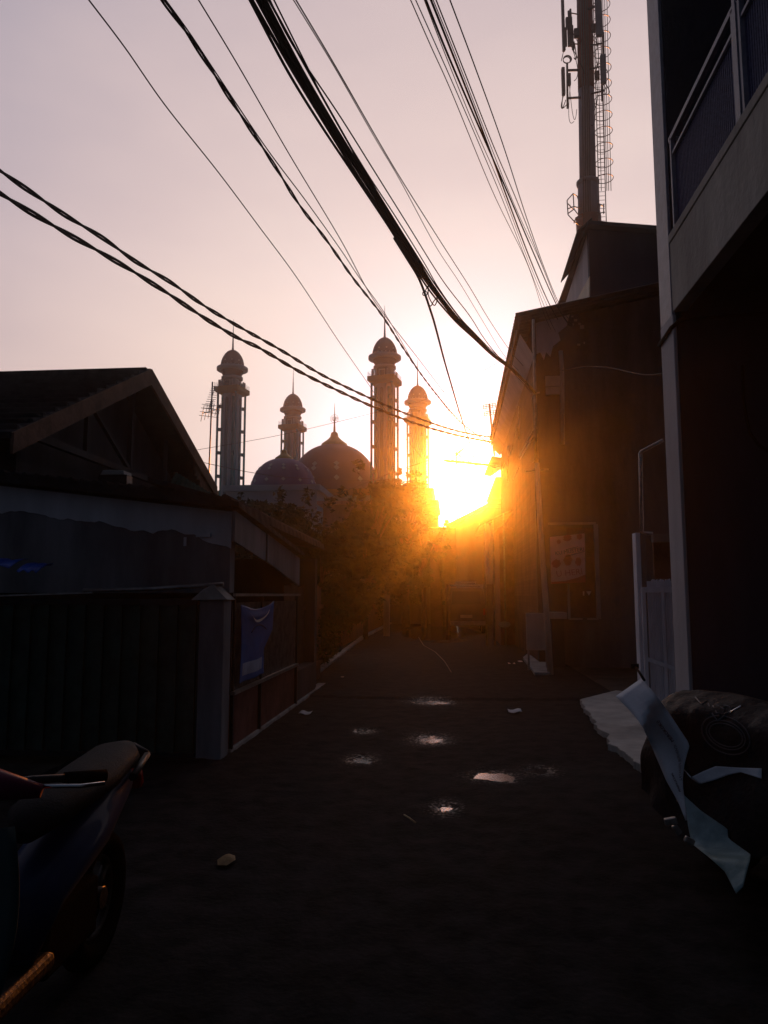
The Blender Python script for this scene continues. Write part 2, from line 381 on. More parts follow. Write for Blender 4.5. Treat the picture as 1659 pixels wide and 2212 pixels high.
# banner on the fence: hanging vinyl with a sagging fold and its sun glint coloured in as a pale crescent
def ban(s, t):     # s along Y 0..1, t from top 0 .. bottom 1
    w = 1.42 if t < .42 else 1.42 - .40 * min(1, (t - .42) / .25)
    y = 7.52 + s * w
    zt_ = 1.50 + .03 * s - .07 * math.sin(math.pi * min(1, s * 1.0)) * (1 - t)
    z = zt_ + (.70 - zt_) * t
    x = -2.165 + .012 * math.sin(9 * s + 3 * t) + .02 * math.sin(math.pi * s) * math.exp(-((t - .12) / .06) ** 2)
    return (x, y, z)
b_ = MB(); b_.grid(ban, 40, 50)
banner = b_.build('hanging_banner', 'blue_banner', solid=.002); tag(banner, 'blue vinyl banner with a pale crescent for the sun glint on its fold, tied to the barred fence', 'banner')
b_ = MB(); n = 24; up = []; lo = []
for i in range(n + 1):
    a = i / n; s = .16 + .62 * a; arch = math.sin(math.pi * a)
    t1 = .07 + .105 * arch; t2 = t1 + .038 * arch ** 1.6 + .0015
    p, q = ban(s, t1), ban(s, t2); up.append((p[0] + .012, p[1], p[2])); lo.append((q[0] + .014 + .010 * arch, q[1], q[2]))
b_.add(up + lo, [(i, i + 1, n + 2 + i, n + 1 + i) for i in range(n)], True); b_.build('crescent', 'fold_glint', banner)
b_ = MB(); b_.grid(lambda s, t: tuple(Vector(ban(.10 + .80 * s, .76 + .16 * t)) + Vector((.006, 0, 0))), 8, 4); b_.build('text_panel', 'pale_banner', banner)
b_ = MB(); pts = [Vector(ban(.32 + .4 * a, .36 - .10 * math.sin(math.pi * a))) + Vector((.006, 0, 0)) for a in [i / 12 for i in range(13)]]; b_.tube(pts, .006, 4)
b_.build('arch_print', 'print_dark', banner)

# blue plastic sheets at the frame edge
def sheet(name, label, u0, v0, u1, v1, Y):
    a = atY(u0, v0, Y); b = atY(u1, v1, Y)
    s_ = MB(); s_.grid(lambda s, t: (a.x + (b.x - a.x) * s, Y - .30 * t + .1, a.z + (b.z - a.z) * s - .08 * t * t + .012 * math.sin(14 * s + 3 * t)), 24, 8)
    return tag(s_.build(name, 'blue_plastic', solid=.004), label, 'plastic sheet', 'blue plastic sheets')
sheet('plastic_sheet', 'blue plastic sheet cut by the left frame edge, larger of two', -60, 1206, 47, 1209, 6.9)
sheet('plastic_sheet', 'smaller blue plastic sheet, right of its twin', 62, 1217, 104, 1219, 6.9)

# ------------------------------------------------------------------ left: gabled house
gh = thing('gable_house', 'dark tiled house with a steep gable, left of the minarets', 'house', (-5, 11.7, 0))
XR = -5.0; yn, ya, yf = 7.9, 11.68, 15.3; ze, za = 3.38, 5.30
m_ = MB(); m_.prism([(XR - .55, 8.9, 0), (XR - .55, 14.5, 0), (XR - .55, 14.5, 3.75), (XR - .55, ya, 5.15), (XR - .55, 8.9, 3.75)], (-9, 0, 0)); part(m_, 'wall', 'dark_plaster', gh)
for nm, y0, zz in (('near', yn, ze), ('far', yf, 3.83)):
    r_ = MB(); sl = []
    r_.prism([(XR, ya, za), (XR, y0, zz), (-15.5, y0, zz), (-15.5, ya, za)], (0, 0, .08))
    nt_ = 14
    for i in range(nt_):
        t = (i + .5) / nt_; yy = ya + (y0 - ya) * t; z2 = za + (zz - za) * t
        r_.box(-15.5, XR - .01, yy - .03, yy + .03, z2 + .06, z2 + .12)
    part(r_, 'roof', 'roof_dark', gh)
    b_ = MB(); b_.prism([(XR + .03, ya, za + .07), (XR + .03, y0, zz + .07), (XR + .03, y0, zz - .18), (XR + .03, ya, za - .20)], (-.04, 0, 0)); part(b_, 'barge_board', 'wood', gh)
b_ = MB()
for yy in (10.2, 13.2): b_.beam((XR - .3, yy, 3.6), (XR - .3, yy, 4.5), .06, .06)
b_.beam((XR - .3, 10.3, 4.4), (XR - .3, ya, 3.65), .06, .06)
b_.beam((XR - .3, 8.9, 3.62), (XR - .3, 14.4, 3.62), .08, .1); b_.beam((XR - .3, ya, 3.6), (XR - .3, ya, 5.1), .08, .08)
part(b_, 'gable_truss', 'dark_plaster', gh)
b_ = MB()
for i in range(26):
    yy = 14.0 + i * .055; zz = 3.78 + (15.3 - yy) * .03
    b_.obox((XR - .02, yy, 4.42 - (yy - 14.0) * .52 - .22 - rng.random() * .14), (.03, .06, .25))
part(b_, 'ragged_eave', 'wood', gh)
ac = thing('roof_box', 'small pale metal box lying on the dark shed roof', 'box', (atY(242, 1022, 9.5)))
m_ = MB(); c = atY(242, 1022, 9.5); m_.prism([c + Vector(v) for v in ((-.17, 0, -.02), (.17, 0, -.02), (.16, 0, .035), (-.13, 0, .045))], (0, .25, 0)); part(m_, 'casing', 'slab_concrete', ac, bevel=.008)
m_ = MB(); m_.box(c.x - .2, c.x + .2, c.y + .02, c.y + .2, c.z - .25, c.z - .02); part(m_, 'foot', 'black_metal', ac)
aw = thing('corrugated_awning', 'dark teal corrugated awning between the gable and shed roof', 'awning', (-4.5, 13, 0))
m_ = MB(); A, B_, C_, D_ = atY(380, 1020, 13), atY(455, 1065, 13), atY(470, 1080, 11), atY(360, 1055, 11)
m_.grid(lambda s, t: tuple(((1 - t) * ((1 - s) * A + s * B_) + t * ((1 - s) * D_ + s * C_)) + Vector((0, 0, .008 * math.sin(s * 60)))), 80, 4); part(m_, 'sheet', 'teal_metal', aw, solid=.004)
m_ = MB(); m_.beam((A.x, 13, 0), A, .06, .06); m_.beam((B_.x, 13, 0), B_, .06, .06); part(m_, 'posts', 'wood', aw)

# ------------------------------------------------------------------ TV antennas
def yagi(mb, c, ax, length, n, w, up=Vector((0, 0, 1)), r=.008, elem=None):
    ax = Vector(ax).normalized(); el = Vector(elem).normalized() if elem else ax.cross(up).normalized()
    c = Vector(c); mb.tube([c - ax * length / 2, c + ax * length / 2], r * 1.4, 5)
    for i in range(n):
        q = c + ax * length * (i / (n - 1) - .5); ww = w * (1 - .35 * i / n); mb.tube([q - el * ww / 2, q + el * ww / 2], r, 4)
ta = thing('tv_antenna', 'tall mast antenna left of the leftmost minaret', 'antenna', atY(447, 1100, 20))
bx = atY(450, 1060, 20); tp = atY(459, 825, 20)
m_ = MB(); m_.tube([(bx.x, 20, 0), bx, atY(456, 900, 20), tp], .022, 6); part(m_, 'mast', 'steel', ta)
m_ = MB(); yagi(m_, atY(458, 858, 20), (.12, .35, 1), .75, 11, .28, elem=(1, .3, 0)); part(m_, 'director_array', 'steel', ta)
m_ = MB(); yagi(m_, atY(456, 888, 20), (1, .9, .55), .55, 6, .5, elem=(.4, -.6, .9)); yagi(m_, atY(455, 878, 20), (.25, .2, 1), .35, 5, .3); part(m_, 'reflector_array', 'steel', ta)
m_ = MB()
for i in range(4): m_.tube([atY(436 - 2 * i, 873 + 8 * i, 20), atY(478 - 2 * i, 878 + 8 * i, 20)], .008, 4)
part(m_, 'long_elements', 'steel', ta)
tb = thing('tv_antenna', 'small double grid antenna above the right eave, on a leaning mast', 'antenna', atY(1064, 940, 32))
m_ = MB(); m_.tube([atY(1068, 985, 32), atY(1057, 872, 32)], .05, 6); part(m_, 'mast', 'steel', tb)
for vv, du in ((877, 0), (892, 2)):
    m_ = MB()
    for k_ in (-4, 0, 4): m_.tube([atY(1044 + du, vv + k_ + 2, 32), atY(1070 + du, vv + k_ - 2, 32)], .016, 4)
    for uu in (1044, 1050, 1057, 1064, 1070): m_.tube([atY(uu + du, vv - 5 + (1057 - uu) * .15, 32), atY(uu + du, vv + 5 + (1057 - uu) * .15, 32)], .016, 4)
    part(m_, 'grid_panel', 'steel', tb)
tcn = thing('tv_antenna', 'skewed antenna standing above the street lamp arm, near the sun', 'antenna', atY(986, 1000, 60))
bs = atY(986, 996, 60)
m_ = MB(); m_.tube([(bs.x, 60, 0), bs, atY(986, 975, 60)], .07, 6); part(m_, 'mast', 'steel', tcn)
m_ = MB(); m_.tube([atY(984, 984, 60), atY(1002, 969, 60)], .05, 4)
for i in range(5): p = atY(988 + i * 3, 980 - i * 2.6, 60); m_.tube([p + Vector((-.22, 0, -.12)), p + Vector((.22, 0, .16))], .03, 4)
part(m_, 'director_array', 'steel', tcn)
m_ = MB()
for k_ in range(3): m_.tube([atY(978, 991 - 5 * k_ - 1, 60), atY(1000, 988 - 5 * k_ - 1, 60)], .028, 4)
m_.tube([atY(978, 980, 60), atY(978, 996, 60)], .028, 4); m_.tube([atY(992, 978, 60), atY(992, 994, 60)], .028, 4)
part(m_, 'grid_panel', 'steel', tcn)

# ------------------------------------------------------------------ mosque
def pts_scale(p, k): return [(r * k, z * k) for r, z in p]
def make_minaret():
    root = thing('minaret', 'x', 'minaret', (0, 0, 0), 0, 'minarets of the mosque')
    s_ = MB(); r = 1.38; H = 26.9
    oct_ = [(r * math.cos(R(22.5 + 45 * k)), r * math.sin(R(22.5 + 45 * k)), 0) for k in range(8)]
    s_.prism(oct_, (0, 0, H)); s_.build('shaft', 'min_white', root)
    for k in range(4):
        a = R(90 * k); c, s2 = math.cos(a), math.sin(a); ap = r * math.cos(R(22.5))
        p_ = MB(); w = .42
        pr = [(ap + .02, -w / 2, 0), (ap + .02, w / 2, 0)]
        poly = [(ap + .012, -w / 2, 3), (ap + .012, w / 2, 3), (ap + .012, w / 2, 25.6)] + [(ap + .012, w / 2 * math.cos(R(q)), 25.6 + .5 * math.sin(R(q))) for q in range(30, 180, 30)] + [(ap + .012, -w / 2, 25.6)]
        poly = [(x * c - y * s2, x * s2 + y * c, z) for x, y, z in poly]
        p_.prism(poly, (.06 * c, .06 * s2, 0)); p_.build('recess_strip', 'min_grey', root)
        a2 = R(45 + 90 * k); cx, cy = 1.92 * math.cos(a2) * .98, 1.92 * math.sin(a2) * .98
        e_ = MB(); ap2 = r * math.cos(R(22.5))
        c2, s3 = math.cos(a2), math.sin(a2)
        poly = [(ap2 + .012, -.30, 3), (ap2 + .012, .30, 3), (ap2 + .012, .30, 26.2), (ap2 + .012, -.30, 26.2)]
        poly = [(x * c2 - y * s3, x * s3 + y * c2, z) for x, y, z in poly]
        e_.prism(poly, (.04 * c2, .04 * s3, 0)); e_.build('corner_strip', 'min_teal', root)
        q_ = MB(); q_.tube([(cx, cy, 0), (cx, cy, H)], .155, 8)
        for j in range(8):
            z = 3.2 + j * 3.1; q_.obox((cx * .86, cy * .86, z), (.62, .26, .42), Matrix.Rotation(a2, 3, 'Z'))
        q_.build('column', 'min_teal', root)
    s_ = MB(); s_.add([(x * k, y * k, z) for k, z in ((1.42, 26.6), (1.95, 27.2), (1.95, 27.95)) for x, y in ((-1, -1), (1, -1), (1, 1), (-1, 1))],
        [(0, 1, 5, 4), (1, 2, 6, 5), (2, 3, 7, 6), (3, 0, 4, 7), (4, 5, 9, 8), (5, 6, 10, 9), (6, 7, 11, 10), (7, 4, 8, 11), (8, 9, 10, 11), (3, 2, 1, 0)])
    s_.build('balcony_slab', 'min_sand', root)
    s_ = MB(); s_.prism([(1.15 * math.cos(R(22.5 + 45 * k)), 1.15 * math.sin(R(22.5 + 45 * k)), 27.95) for k in range(8)], (0, 0, 2.5)); s_.build('gallery', 'min_grey', root)
    for k in range(4):
        a = R(45 + 90 * k); cx, cy = 1.42 * math.sqrt(2) * .93 * math.cos(a), 1.42 * math.sqrt(2) * .93 * math.sin(a)
        q_ = MB(); Q = Matrix.Rotation(R(90 * k), 3, 'Z')
        sx = 1 if math.cos(a) > 0 else -1; sy = 1 if math.sin(a) > 0 else -1
        for (dx, dy, wx, wy) in ((0, -sy * .0, .72, .10), (0, 0, .10, .72)):
            ox, oy = (cx - sx * .31, cy) if wx > wy else (cx, cy - sy * .31)
            # pierced screen: frame with a column of openings
            if wx > wy:
                q_.box(ox - .36, ox - .12, oy - .05, oy + .05, 27.95, 30.0); q_.box(ox + .12, ox + .36, oy - .05, oy + .05, 27.95, 30.0)
                for j in range(7): q_.box(ox - .12, ox + .12, oy - .04, oy + .04, 28.25 + j * .26, 28.34 + j * .26)
                q_.box(ox - .12, ox + .12, oy - .05, oy + .05, 29.85, 30.0); q_.box(ox - .12, ox + .12, oy - .05, oy + .05, 27.95, 28.2); q_.box(ox - .015, ox + .015, oy - .03, oy + .03, 28.2, 29.85)
            else:
                q_.box(ox - .05, ox + .05, oy - .36, oy - .12, 27.95, 30.0); q_.box(ox - .05, ox + .05, oy + .12, oy + .36, 27.95, 30.0)
                for j in range(7): q_.box(ox - .04, ox + .04, oy - .12, oy + .12, 28.25 + j * .26, 28.34 + j * .26)
                q_.box(ox - .05, ox + .05, oy - .12, oy + .12, 29.85, 30.0); q_.box(ox - .05, ox + .05, oy - .12, oy + .12, 27.95, 28.2); q_.box(ox - .03, ox + .03, oy - .015, oy + .015, 28.2, 29.85)
        q_.build('pierced_screen', 'min_white', root)
    for k in range(4):
        a = R(90 * k); d = Vector((math.cos(a), math.sin(a), 0)); t = Vector((-d.y, d.x, 0))
        w_ = MB(); c0 = d * 1.16
        w_.beam(c0 + t * .34 + Vector((0, 0, 28.1)), c0 + t * .34 + Vector((0, 0, 29.9)), .12, .16); w_.beam(c0 - t * .34 + Vector((0, 0, 28.1)), c0 - t * .34 + Vector((0, 0, 29.9)), .12, .16)
        w_.beam(c0 - t * .4 + Vector((0, 0, 29.8)), c0 + t * .4 + Vector((0, 0, 29.8)), .12, .16); w_.build('window', 'min_white', root)
        r_ = MB()
        e = 1.88
        for zz in (28.35, 28.7, 29.05): r_.tube([d * e - t * e + Vector((0, 0, zz)), d * e + t * e + Vector((0, 0, zz))], .02, 4)
        for j in range(9): q = d * e + t * (e * (j / 4 - 1)); r_.tube([q + Vector((0, 0, 27.95)), q + Vector((0, 0, 29.1))], .018, 4)
        r_.build('railing', 'min_grey', root)
    s_ = MB(); s_.lathe([(1.30, 30.45), (1.42, 30.5), (1.42, 31.15), (1.34, 31.2)], 32); s_.build('drum_ring', 'min_white', root)
    s_ = MB(); s_.lathe([(1.12, 31.2), (1.25, 31.7), (1.42, 32.4), (1.48, 33.0), (1.48, 33.1)], 32); s_.build('lantern', 'min_roof', root)
    s_ = MB(); s_.lathe([(1.45, 32.95), (1.98, 33.05), (2.06, 33.15), (2.06, 33.75), (1.98, 33.85), (1.55, 33.9)], 40); s_.build('rim', 'min_white', root)
    prof = [(1.58 - .02 * 0, 33.9), (1.56, 34.3), (1.50, 34.75), (1.40, 35.2), (1.24, 35.65), (1.02, 36.1), (.76, 36.45), (.48, 36.7), (.22, 36.86), (.10, 36.95)]
    s_ = MB(); s_.lathe(prof, 36); cup = s_.build('cupola', 'min_roof', root)
    s_ = MB()
    for k in range(10):
        a = R(36 * k + 8); d = Vector((math.cos(a), math.sin(a), 0)); s_.obox(d * 1.50 + Vector((0, 0, 34.75)), (.05, .16, .16), Matrix.Rotation(a, 3, 'Z') @ Matrix.Rotation(R(45), 3, 'X'))
    for k in range(20):
        a = R(18 * k + 4); d = Vector((math.cos(a), math.sin(a), 0)); s_.obox(d * 1.575 + Vector((0, 0, 34.12)), (.05, .10, .14), Matrix.Rotation(a, 3, 'Z'))
    s_.build('tile_dots', 'min_white', cup)
    s_ = MB(); s_.tube([(0, 0, 36.9), (0, 0, 37.3), (0, 0, 39.5), (0, 0, 42.0)], [.18, .14, .08, .02], 8); s_.build('spire', 'min_grey', root)
    return root
mproto = make_minaret()
for o_ in [mproto] + list(mproto.children_recursive):
    if o_.type == 'MESH':
        zs = [(0, 0), (26.6, 29.9), (27.2, 30.25), (27.95, 30.9), (30.45, 32.25), (31.2, 32.65), (33.0, 33.6), (33.9, 34.15), (36.95, 36.95), (42, 41.6)]
        for v_ in o_.data.vertices:
            z = v_.co.z
            k = 1.12 if z >= 30.45 else (1.08 if z > 27.95 and o_.name.startswith(('pierced', 'gallery', 'window')) else (1.10 if o_.name.startswith(('shaft', 'column', 'recess', 'corner')) else 1))
            if z > 36.8: k = 1
            v_.co.x *= k; v_.co.y *= k
            for (a0, b0), (a1, b1) in zip(zs, zs[1:]):
                if z <= a1 or a1 == 42: v_.co.z = b0 + (z - a0) / (a1 - a0) * (b1 - b0); break
        o_.data.transform(Matrix.Scale(.55, 4))
mspec = [(503, 755, 105.3, 'leftmost minaret, tall with teal corner columns, beside the antenna mast'),
         (831, 728, 100.7, 'largest dark capped minaret, right of the big dome'),
         (633, 850, 128.5, 'small far minaret rising behind the two domes'),
         (902, 832, 124.5, 'far minaret glowing orange next to the sun')]
for i, (u, v, Y, lab) in enumerate(mspec):
    o = mproto if i == 0 else copy_tree(mproto)
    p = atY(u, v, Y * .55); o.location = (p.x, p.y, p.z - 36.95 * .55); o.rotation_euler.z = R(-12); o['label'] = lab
mq = thing('mosque', 'mosque with a blue small dome before a large violet dome', 'mosque', (-18, 112, 0))
m_ = MB(); m_.box(-37, -3.0, 107.5, 135, 0, 16.2)
part(m_, 'wall', 'min_white', mq)
m_ = MB(); m_.box(-37.6, -2.4, 106.9, 135.6, 16.2, 17.1); part(m_, 'parapet', 'min_sand', mq)
m_ = MB(); m_.box(-29.5, -17.5, 95, 107.4, 0, 15.2); part(m_, 'porch_wall', 'min_white', mq)
m_ = MB(); m_.box(-30.0, -17.0, 94.5, 107.4, 15.2, 16.0); part(m_, 'porch_cornice', 'min_white', mq)
def dome(cx, cy, z0, Rr, Hh, mt, tiles, rows, fin):
    prof = [(Rr * .985, z0 - .8), (Rr, z0)]
    for i in range(1, 19):
        t = i / 19; a = t * math.pi / 2; prof.append((Rr * math.cos(a) ** .86, z0 + Hh * math.sin(a) ** 1.02))
    prof = [p_ for p_ in prof if p_[0] > Rr * .18] + [(Rr * .17, z0 + Hh * 1.0)]
    m_ = MB(); m_.lathe([(r, z) for r, z in prof], 56, (cx, cy, 0)); d = part(m_, 'dome', mt, mq)
    t_ = MB()
    for k in range(tiles):
        a = R(360 / tiles * k + 12)
        for fz in rows:
            a0 = math.asin(min(.99, fz)); r = Rr * math.cos(a0) ** .86; z = z0 + Hh * math.sin(a0) ** 1.02
            Q = Matrix.Rotation(a, 3, 'Z') @ Matrix.Rotation(-a0 * .8, 3, 'Y') @ Matrix.Rotation(R(45), 3, 'X')
            t_.obox((cx + (r + .0) * math.cos(a), cy + (r + .0) * math.sin(a), z), (.12, Rr * .085, Rr * .085), Q)
    part(t_, 'diamond_tiles', 'min_white', d)
    c_ = MB(); zt2 = z0 + Hh
    c_.lathe([(Rr * .30, zt2 - Rr * .07), (Rr * .27, zt2 + .02 * Rr), (Rr * .16, zt2 + .10 * Rr), (Rr * .09, zt2 + .17 * Rr), (Rr * .085, zt2 + .20 * Rr), (Rr * .07, zt2 + .26 * Rr), (.08, zt2 + .30 * Rr)], 24, (cx, cy, 0)); part(c_, 'dome_cap', 'gold', mq)
    if fin:
        s_ = MB(); zz = zt2 + .28 * Rr; s_.tube([(cx, cy, zz), (cx, cy, zz + 1.6 * fin), (cx, cy, zz + 3.0 * fin), (cx, cy, zz + 4.8 * fin)], [.2 * fin, .12 * fin, .07 * fin, .02], 8); f0 = part(s_, 'finial', 'gold', mq)
        s_ = MB(); cc_ = Vector((cx, cy - .1, zz + 2.2 * fin)); c = Vector((0, 0, 0)); s_.torus(c, 1.30, .055, 'y', 28, 5)
        for dx, z0_, z1_ in ((-.78, -.6, .6), (-.42, -.45, .75), (.0, -.7, 1.0), (.38, -.45, .75)): s_.tube([c + Vector((dx, 0, z0_)), c + Vector((dx, 0, z1_))], .10, 5)
        s_.tube([c + Vector((-.42, 0, -.45)), c + Vector((-.2, 0, -.72)), c + Vector((.15, 0, -.72)), c + Vector((.38, 0, -.45))], .11, 5)
        s_.torus(c + Vector((.70, 0, .2)), .28, .09, 'y', 14, 5); s_.tube([c + Vector((.95, 0, .2)), c + Vector((.9, 0, -.3)), c + Vector((.6, 0, -.7))], .08, 5)
        s_.v = [tuple(cc_ + Vector(v) * .52 * fin) for v in s_.v]; part(s_, 'emblem', 'gold', f0)
dome(-18.73, 117, 16.9, 7.6, 8.9, 'dome_violet', 12, (.28, .46, .54), 1.0)
dome(-23.3, 101, 15.9, 4.6, 4.75, 'dome_blue', 12, (.26, .60, .70), .55)
KM = .55      # whole mosque drawn smaller and closer to thin the haze veil on it
def rescale(o):
    if o.type == 'MESH':
        wx, wy, wz = (lambda L: (L.x, L.y, L.z))(mq.location)
        for v in o.data.vertices: v.co *= KM
    for c2 in o.children: rescale(c2)
rescale(mq); mq.location = (mq.location.x * KM, mq.location.y * KM, EYE + (0 - EYE) * KM)

# ------------------------------------------------------------------ vegetation
def leaves(mb, c, rad, n, size, seed):
    r = random.Random(seed)
    for _ in range(n):
        d = Vector((r.gauss(0, 1), r.gauss(0, 1), r.gauss(0, 1))).normalized() * (r.random() ** .38)
        p = Vector(c) + Vector((d.x * rad[0], d.y * rad[1], d.z * rad[2]))
        a = Vector((r.gauss(0, 1), r.gauss(0, 1), r.gauss(0, .7))).normalized(); b = a.cross(Vector((r.gauss(0, 1), r.gauss(0, 1), r.gauss(0, 1)))).normalized()
        s = size * r.uniform(.6, 1.3)
        mb.v.extend([tuple(p - a * s), tuple(p + b * s * .42), tuple(p + a * s), tuple(p - b * s * .42)]); o = len(mb.v) - 4
        mb.f.append((o, o + 1, o + 2, o + 3)); mb.smooth.append(False)
def tree(label, x, y, h, w, seed, nleaf=5000, size=.13, cat='tree', name='leafy_tree', crown0=.35, m='leaf', group='trees before the mosque', ncl=16):
    r = random.Random(seed)
    root = thing(name, label, cat, (x, y, 0), 0, group)
    tr = MB(); cr = MB(); tips = []
    th = h * (crown0 + .15); lean = Vector((r.uniform(-.08, .08), r.uniform(-.08, .08), 1))
    tr.tube([(0, 0, -.05), lean * th * .5, lean * th, lean * h * .85], [h * .028, h * .021, h * .015, h * .004], 7)
    for i in range(ncl):
        t = r.uniform(crown0, 1); zc = h * (t * .93); rr = w / 2 * math.sin(math.pi * min(1, max(.12, (t - crown0 * .8) / (1.12 - crown0 * .8)))) ** .6
        a = r.uniform(0, 6.28); q = r.uniform(.35, 1)
        c = Vector((rr * q * math.cos(a), rr * q * math.sin(a), zc))
        base = lean * (h * max(.2, t * .62)); tr.tube([base, base.lerp(c, .55) + Vector((0, 0, .06 * h * .3)), c], [h * .009, h * .006, h * .002], 5)
        cs = w * r.uniform(.13, .24); leaves(cr, c, (cs, cs, cs * .72), nleaf // ncl, size, seed * 100 + i)
    for i in range(10):   # stray sprigs
        a = r.uniform(0, 6.28); c = Vector((w * .5 * math.cos(a) * r.uniform(.3, 1.05), w * .5 * math.sin(a), h * r.uniform(.75, 1.03))); leaves(cr, c, (w * .07, w * .07, w * .10), 26, size, seed * 31 + i)
    tr.build('trunk', 'bark', root); cr.build('crown', m, root, recalc=False)
    return root
def tree_at(label, u, v, Y, wpx, seed, **k):
    p = atY(u, v, Y); return tree(label, p.x, p.y, p.z, wpx / F * Y, seed, **k)
tree_at('dark bushy tree in front of the small blue dome, with the round crown', 585, 1072, 30, 200, 1, nleaf=9000, size=.12)
tree_at('low dark tree left of the dome, sprigs against the pale parapet', 505, 1078, 34, 110, 2, nleaf=3500, size=.12)
tree_at('broad tree under the large dome, middle of the row', 690, 1100, 36, 210, 3, nleaf=9000, size=.14)
tree_at('tall tree before the big minaret foot, orange in the glare', 815, 1030, 36, 190, 4, nleaf=9000, size=.17)
tree_at('tree with flat top between the two right minarets', 875, 1034, 36.5, 120, 5, nleaf=8000, size=.12)
tree_at('thin sprig crown peeping above its neighbour beside the right minaret', 873, 1022, 48, 46, 6, nleaf=700, size=.14, ncl=7)
tree_at('near tree overhanging the board fence with olive leaves', 700, 1160, 17, 190, 8, nleaf=9000, size=.085, m='leaf2')
tree_at('second roadside tree behind the board fence, darker', 625, 1130, 21, 170, 9, nleaf=8000, size=.09)
tree_at('roadside tree leaning over the garden wall, middle distance', 790, 1150, 26, 170, 10, nleaf=9000, size=.11, m='leaf2')
tree_at('tree at the alley bend, deep in the orange glow', 880, 1150, 38, 150, 11, nleaf=7000, size=.15)
tree_at('rearmost alley tree just left of the sun gap', 915, 1110, 36, 60, 12, nleaf=3500, size=.12)
tree_at('tiny dark tuft standing on the roofline under the sun', 960, 1131, 36.6, 26, 14, nleaf=900, size=.14, crown0=.7, ncl=6)
def shrub(label, u, Y, h, w, seed, x=None):
    X = atZ(u, 1285 + EYE * F / Y).x if x is None else x
    root = thing('shrub', label, 'shrub', (X, Y, 0), 0, 'shrubs along the left verge')
    cr = MB(); r = random.Random(seed); st = MB()
    for i in range(9):
        c = Vector((r.uniform(-w, w) * .4, r.uniform(-w, w) * .5, h * r.uniform(.3, .85))); leaves(cr, c, (w * .25, w * .3, h * .25), 330, .055, seed * 7 + i); st.tube([(c.x * .2, c.y * .2, -.03), c * .6, c], [.015, .01, .004], 4)
    st.build('stem', 'bark', root); cr.build('foliage', 'leaf', root, recalc=False); return root
shrub('dark shrub at the end of the board fence, nearest shrub', 0, 14.2, 1.5, 1.3, 21, -2.75)
shrub('second shrub, spilling over the verge before the garden wall', 0, 16.2, 1.8, 1.5, 22, -3.3)
shrub('low shrub at the foot of the pale gate post', 0, 24, 1.4, 1.4, 23, -3.5)
shrub('farthest shrub by the bend of the kerb', 0, 34, 2.2, 2.2, 24, -4.0)
gw = thing('garden_wall', 'low rendered wall with a pale coping along the left verge', 'wall', (-3.4, 20, 0))
m_ = MB(); m_.prism([(-3.25, 17.2, 0), (-3.45, 40, 0), (-3.65, 40, 0), (-3.45, 17.2, 0)], (0, 0, 1.2)); part(m_, 'masonry', 'brown', gw)
m_ = MB(); m_.prism([(-3.20, 17.15, 1.2), (-3.40, 40, 1.2), (-3.70, 40, 1.2), (-3.50, 17.15, 1.2)], (0, 0, .06)); part(m_, 'coping', 'concrete', gw)
gp = thing('gate_post', 'pale square post standing out of the hedge on the left', 'post', atZ(835, 1375))
a_ = atY(835, 1237, 28); m_ = MB(); m_.box(a_.x - .11, a_.x + .11, 27.9, 28.1, 0, a_.z); part(m_, 'shaft', 'slab_concrete', gp)
m_ = MB(); m_.box(a_.x - .15, a_.x + .15, 27.86, 28.14, a_.z, a_.z + .07); part(m_, 'cap', 'slab_concrete', gp)
gp.location = (a_.x, 28, 0)
for ch in gp.children: ch.data.transform(Matrix.Translation(Vector((atZ(835, 1375).x - a_.x, atZ(835, 1375).y - 28, 0))))
# ------------------------------------------------------------------ right: building A (old two storey with corrugated roof)
A_ = thing('old_shophouse', 'sooty two storey house with a long corrugated eave on the right', 'house', (2, 17, 0))
XA, YA, YE = 1.93, 17.0, 28.6
roofz = lambda x, y: 7.95 + (x - 1.6) * .19 - (y - 16.5) * .03
m_ = MB(); m_.prism([(XA, YA, 0), (7.5, YA, 0), (7.5, YA, roofz(7.5, YA) - .05), (XA, YA, roofz(XA, YA) - .08)], (0, .2, 0)); part(m_, 'front_wall', 'soot', A_)
m_ = MB(); m_.prism([(XA, YA + .2, 0), (XA, YE - .6, 0), (XA, YE - .6, roofz(XA, YE) - .15), (XA, YA + .2, roofz(XA, YA) - .1)], (.2, 0, 0)); part(m_, 'side_wall', 'brick', A_)
m_ = MB(); n = 120
P_ = lambda s, t: (1.52 + 6.0 * t, 16.45 + (YE - 16.45) * s, roofz(1.52 + 6 * t, 16.45 + (YE - 16.45) * s) + .028 * math.sin(s * 6.283 * 62) + .03)
m_.grid(P_, 62 * 6, 3); part(m_, 'roof', 'roof_metal', A_, solid=.012)
m_ = MB(); m_.beam((1.60, 16.45, roofz(1.6, 16.45) - .14), (1.60, YE, roofz(1.6, YE) - .14), .03, .2)
m_.box(1.50, 1.58, 16.47, 16.49, 7.6, 7.9); part(m_, 'fascia', 'wood', A_)
m_ = MB(); m_.prism([(1.63, 16.7, 7.55), (1.63, YE, 7.28), (XA, YE, 6.95), (XA, 16.7, 7.02)], (.0, 0, .03)); part(m_, 'soffit', 'pale_plaster', A_)
m_ = MB()
pts = [atY(1158, 695, 16.9), atY(1232, 676, 16.9), atY(1226, 700, 16.9), atY(1207, 716, 16.9), atY(1212, 732, 16.9), atY(1196, 745, 16.9), atY(1190, 768, 16.9), atY(1181, 758, 16.9), atY(1176, 775, 16.9), atY(1168, 758, 16.9), atY(1160, 762, 16.9)]
m_.prism([(p.x, YA - .012, p.z) for p in pts], (0, .02, 0)); part(m_, 'peeling_whitewash', 'pale_plaster', A_)
m_ = MB()
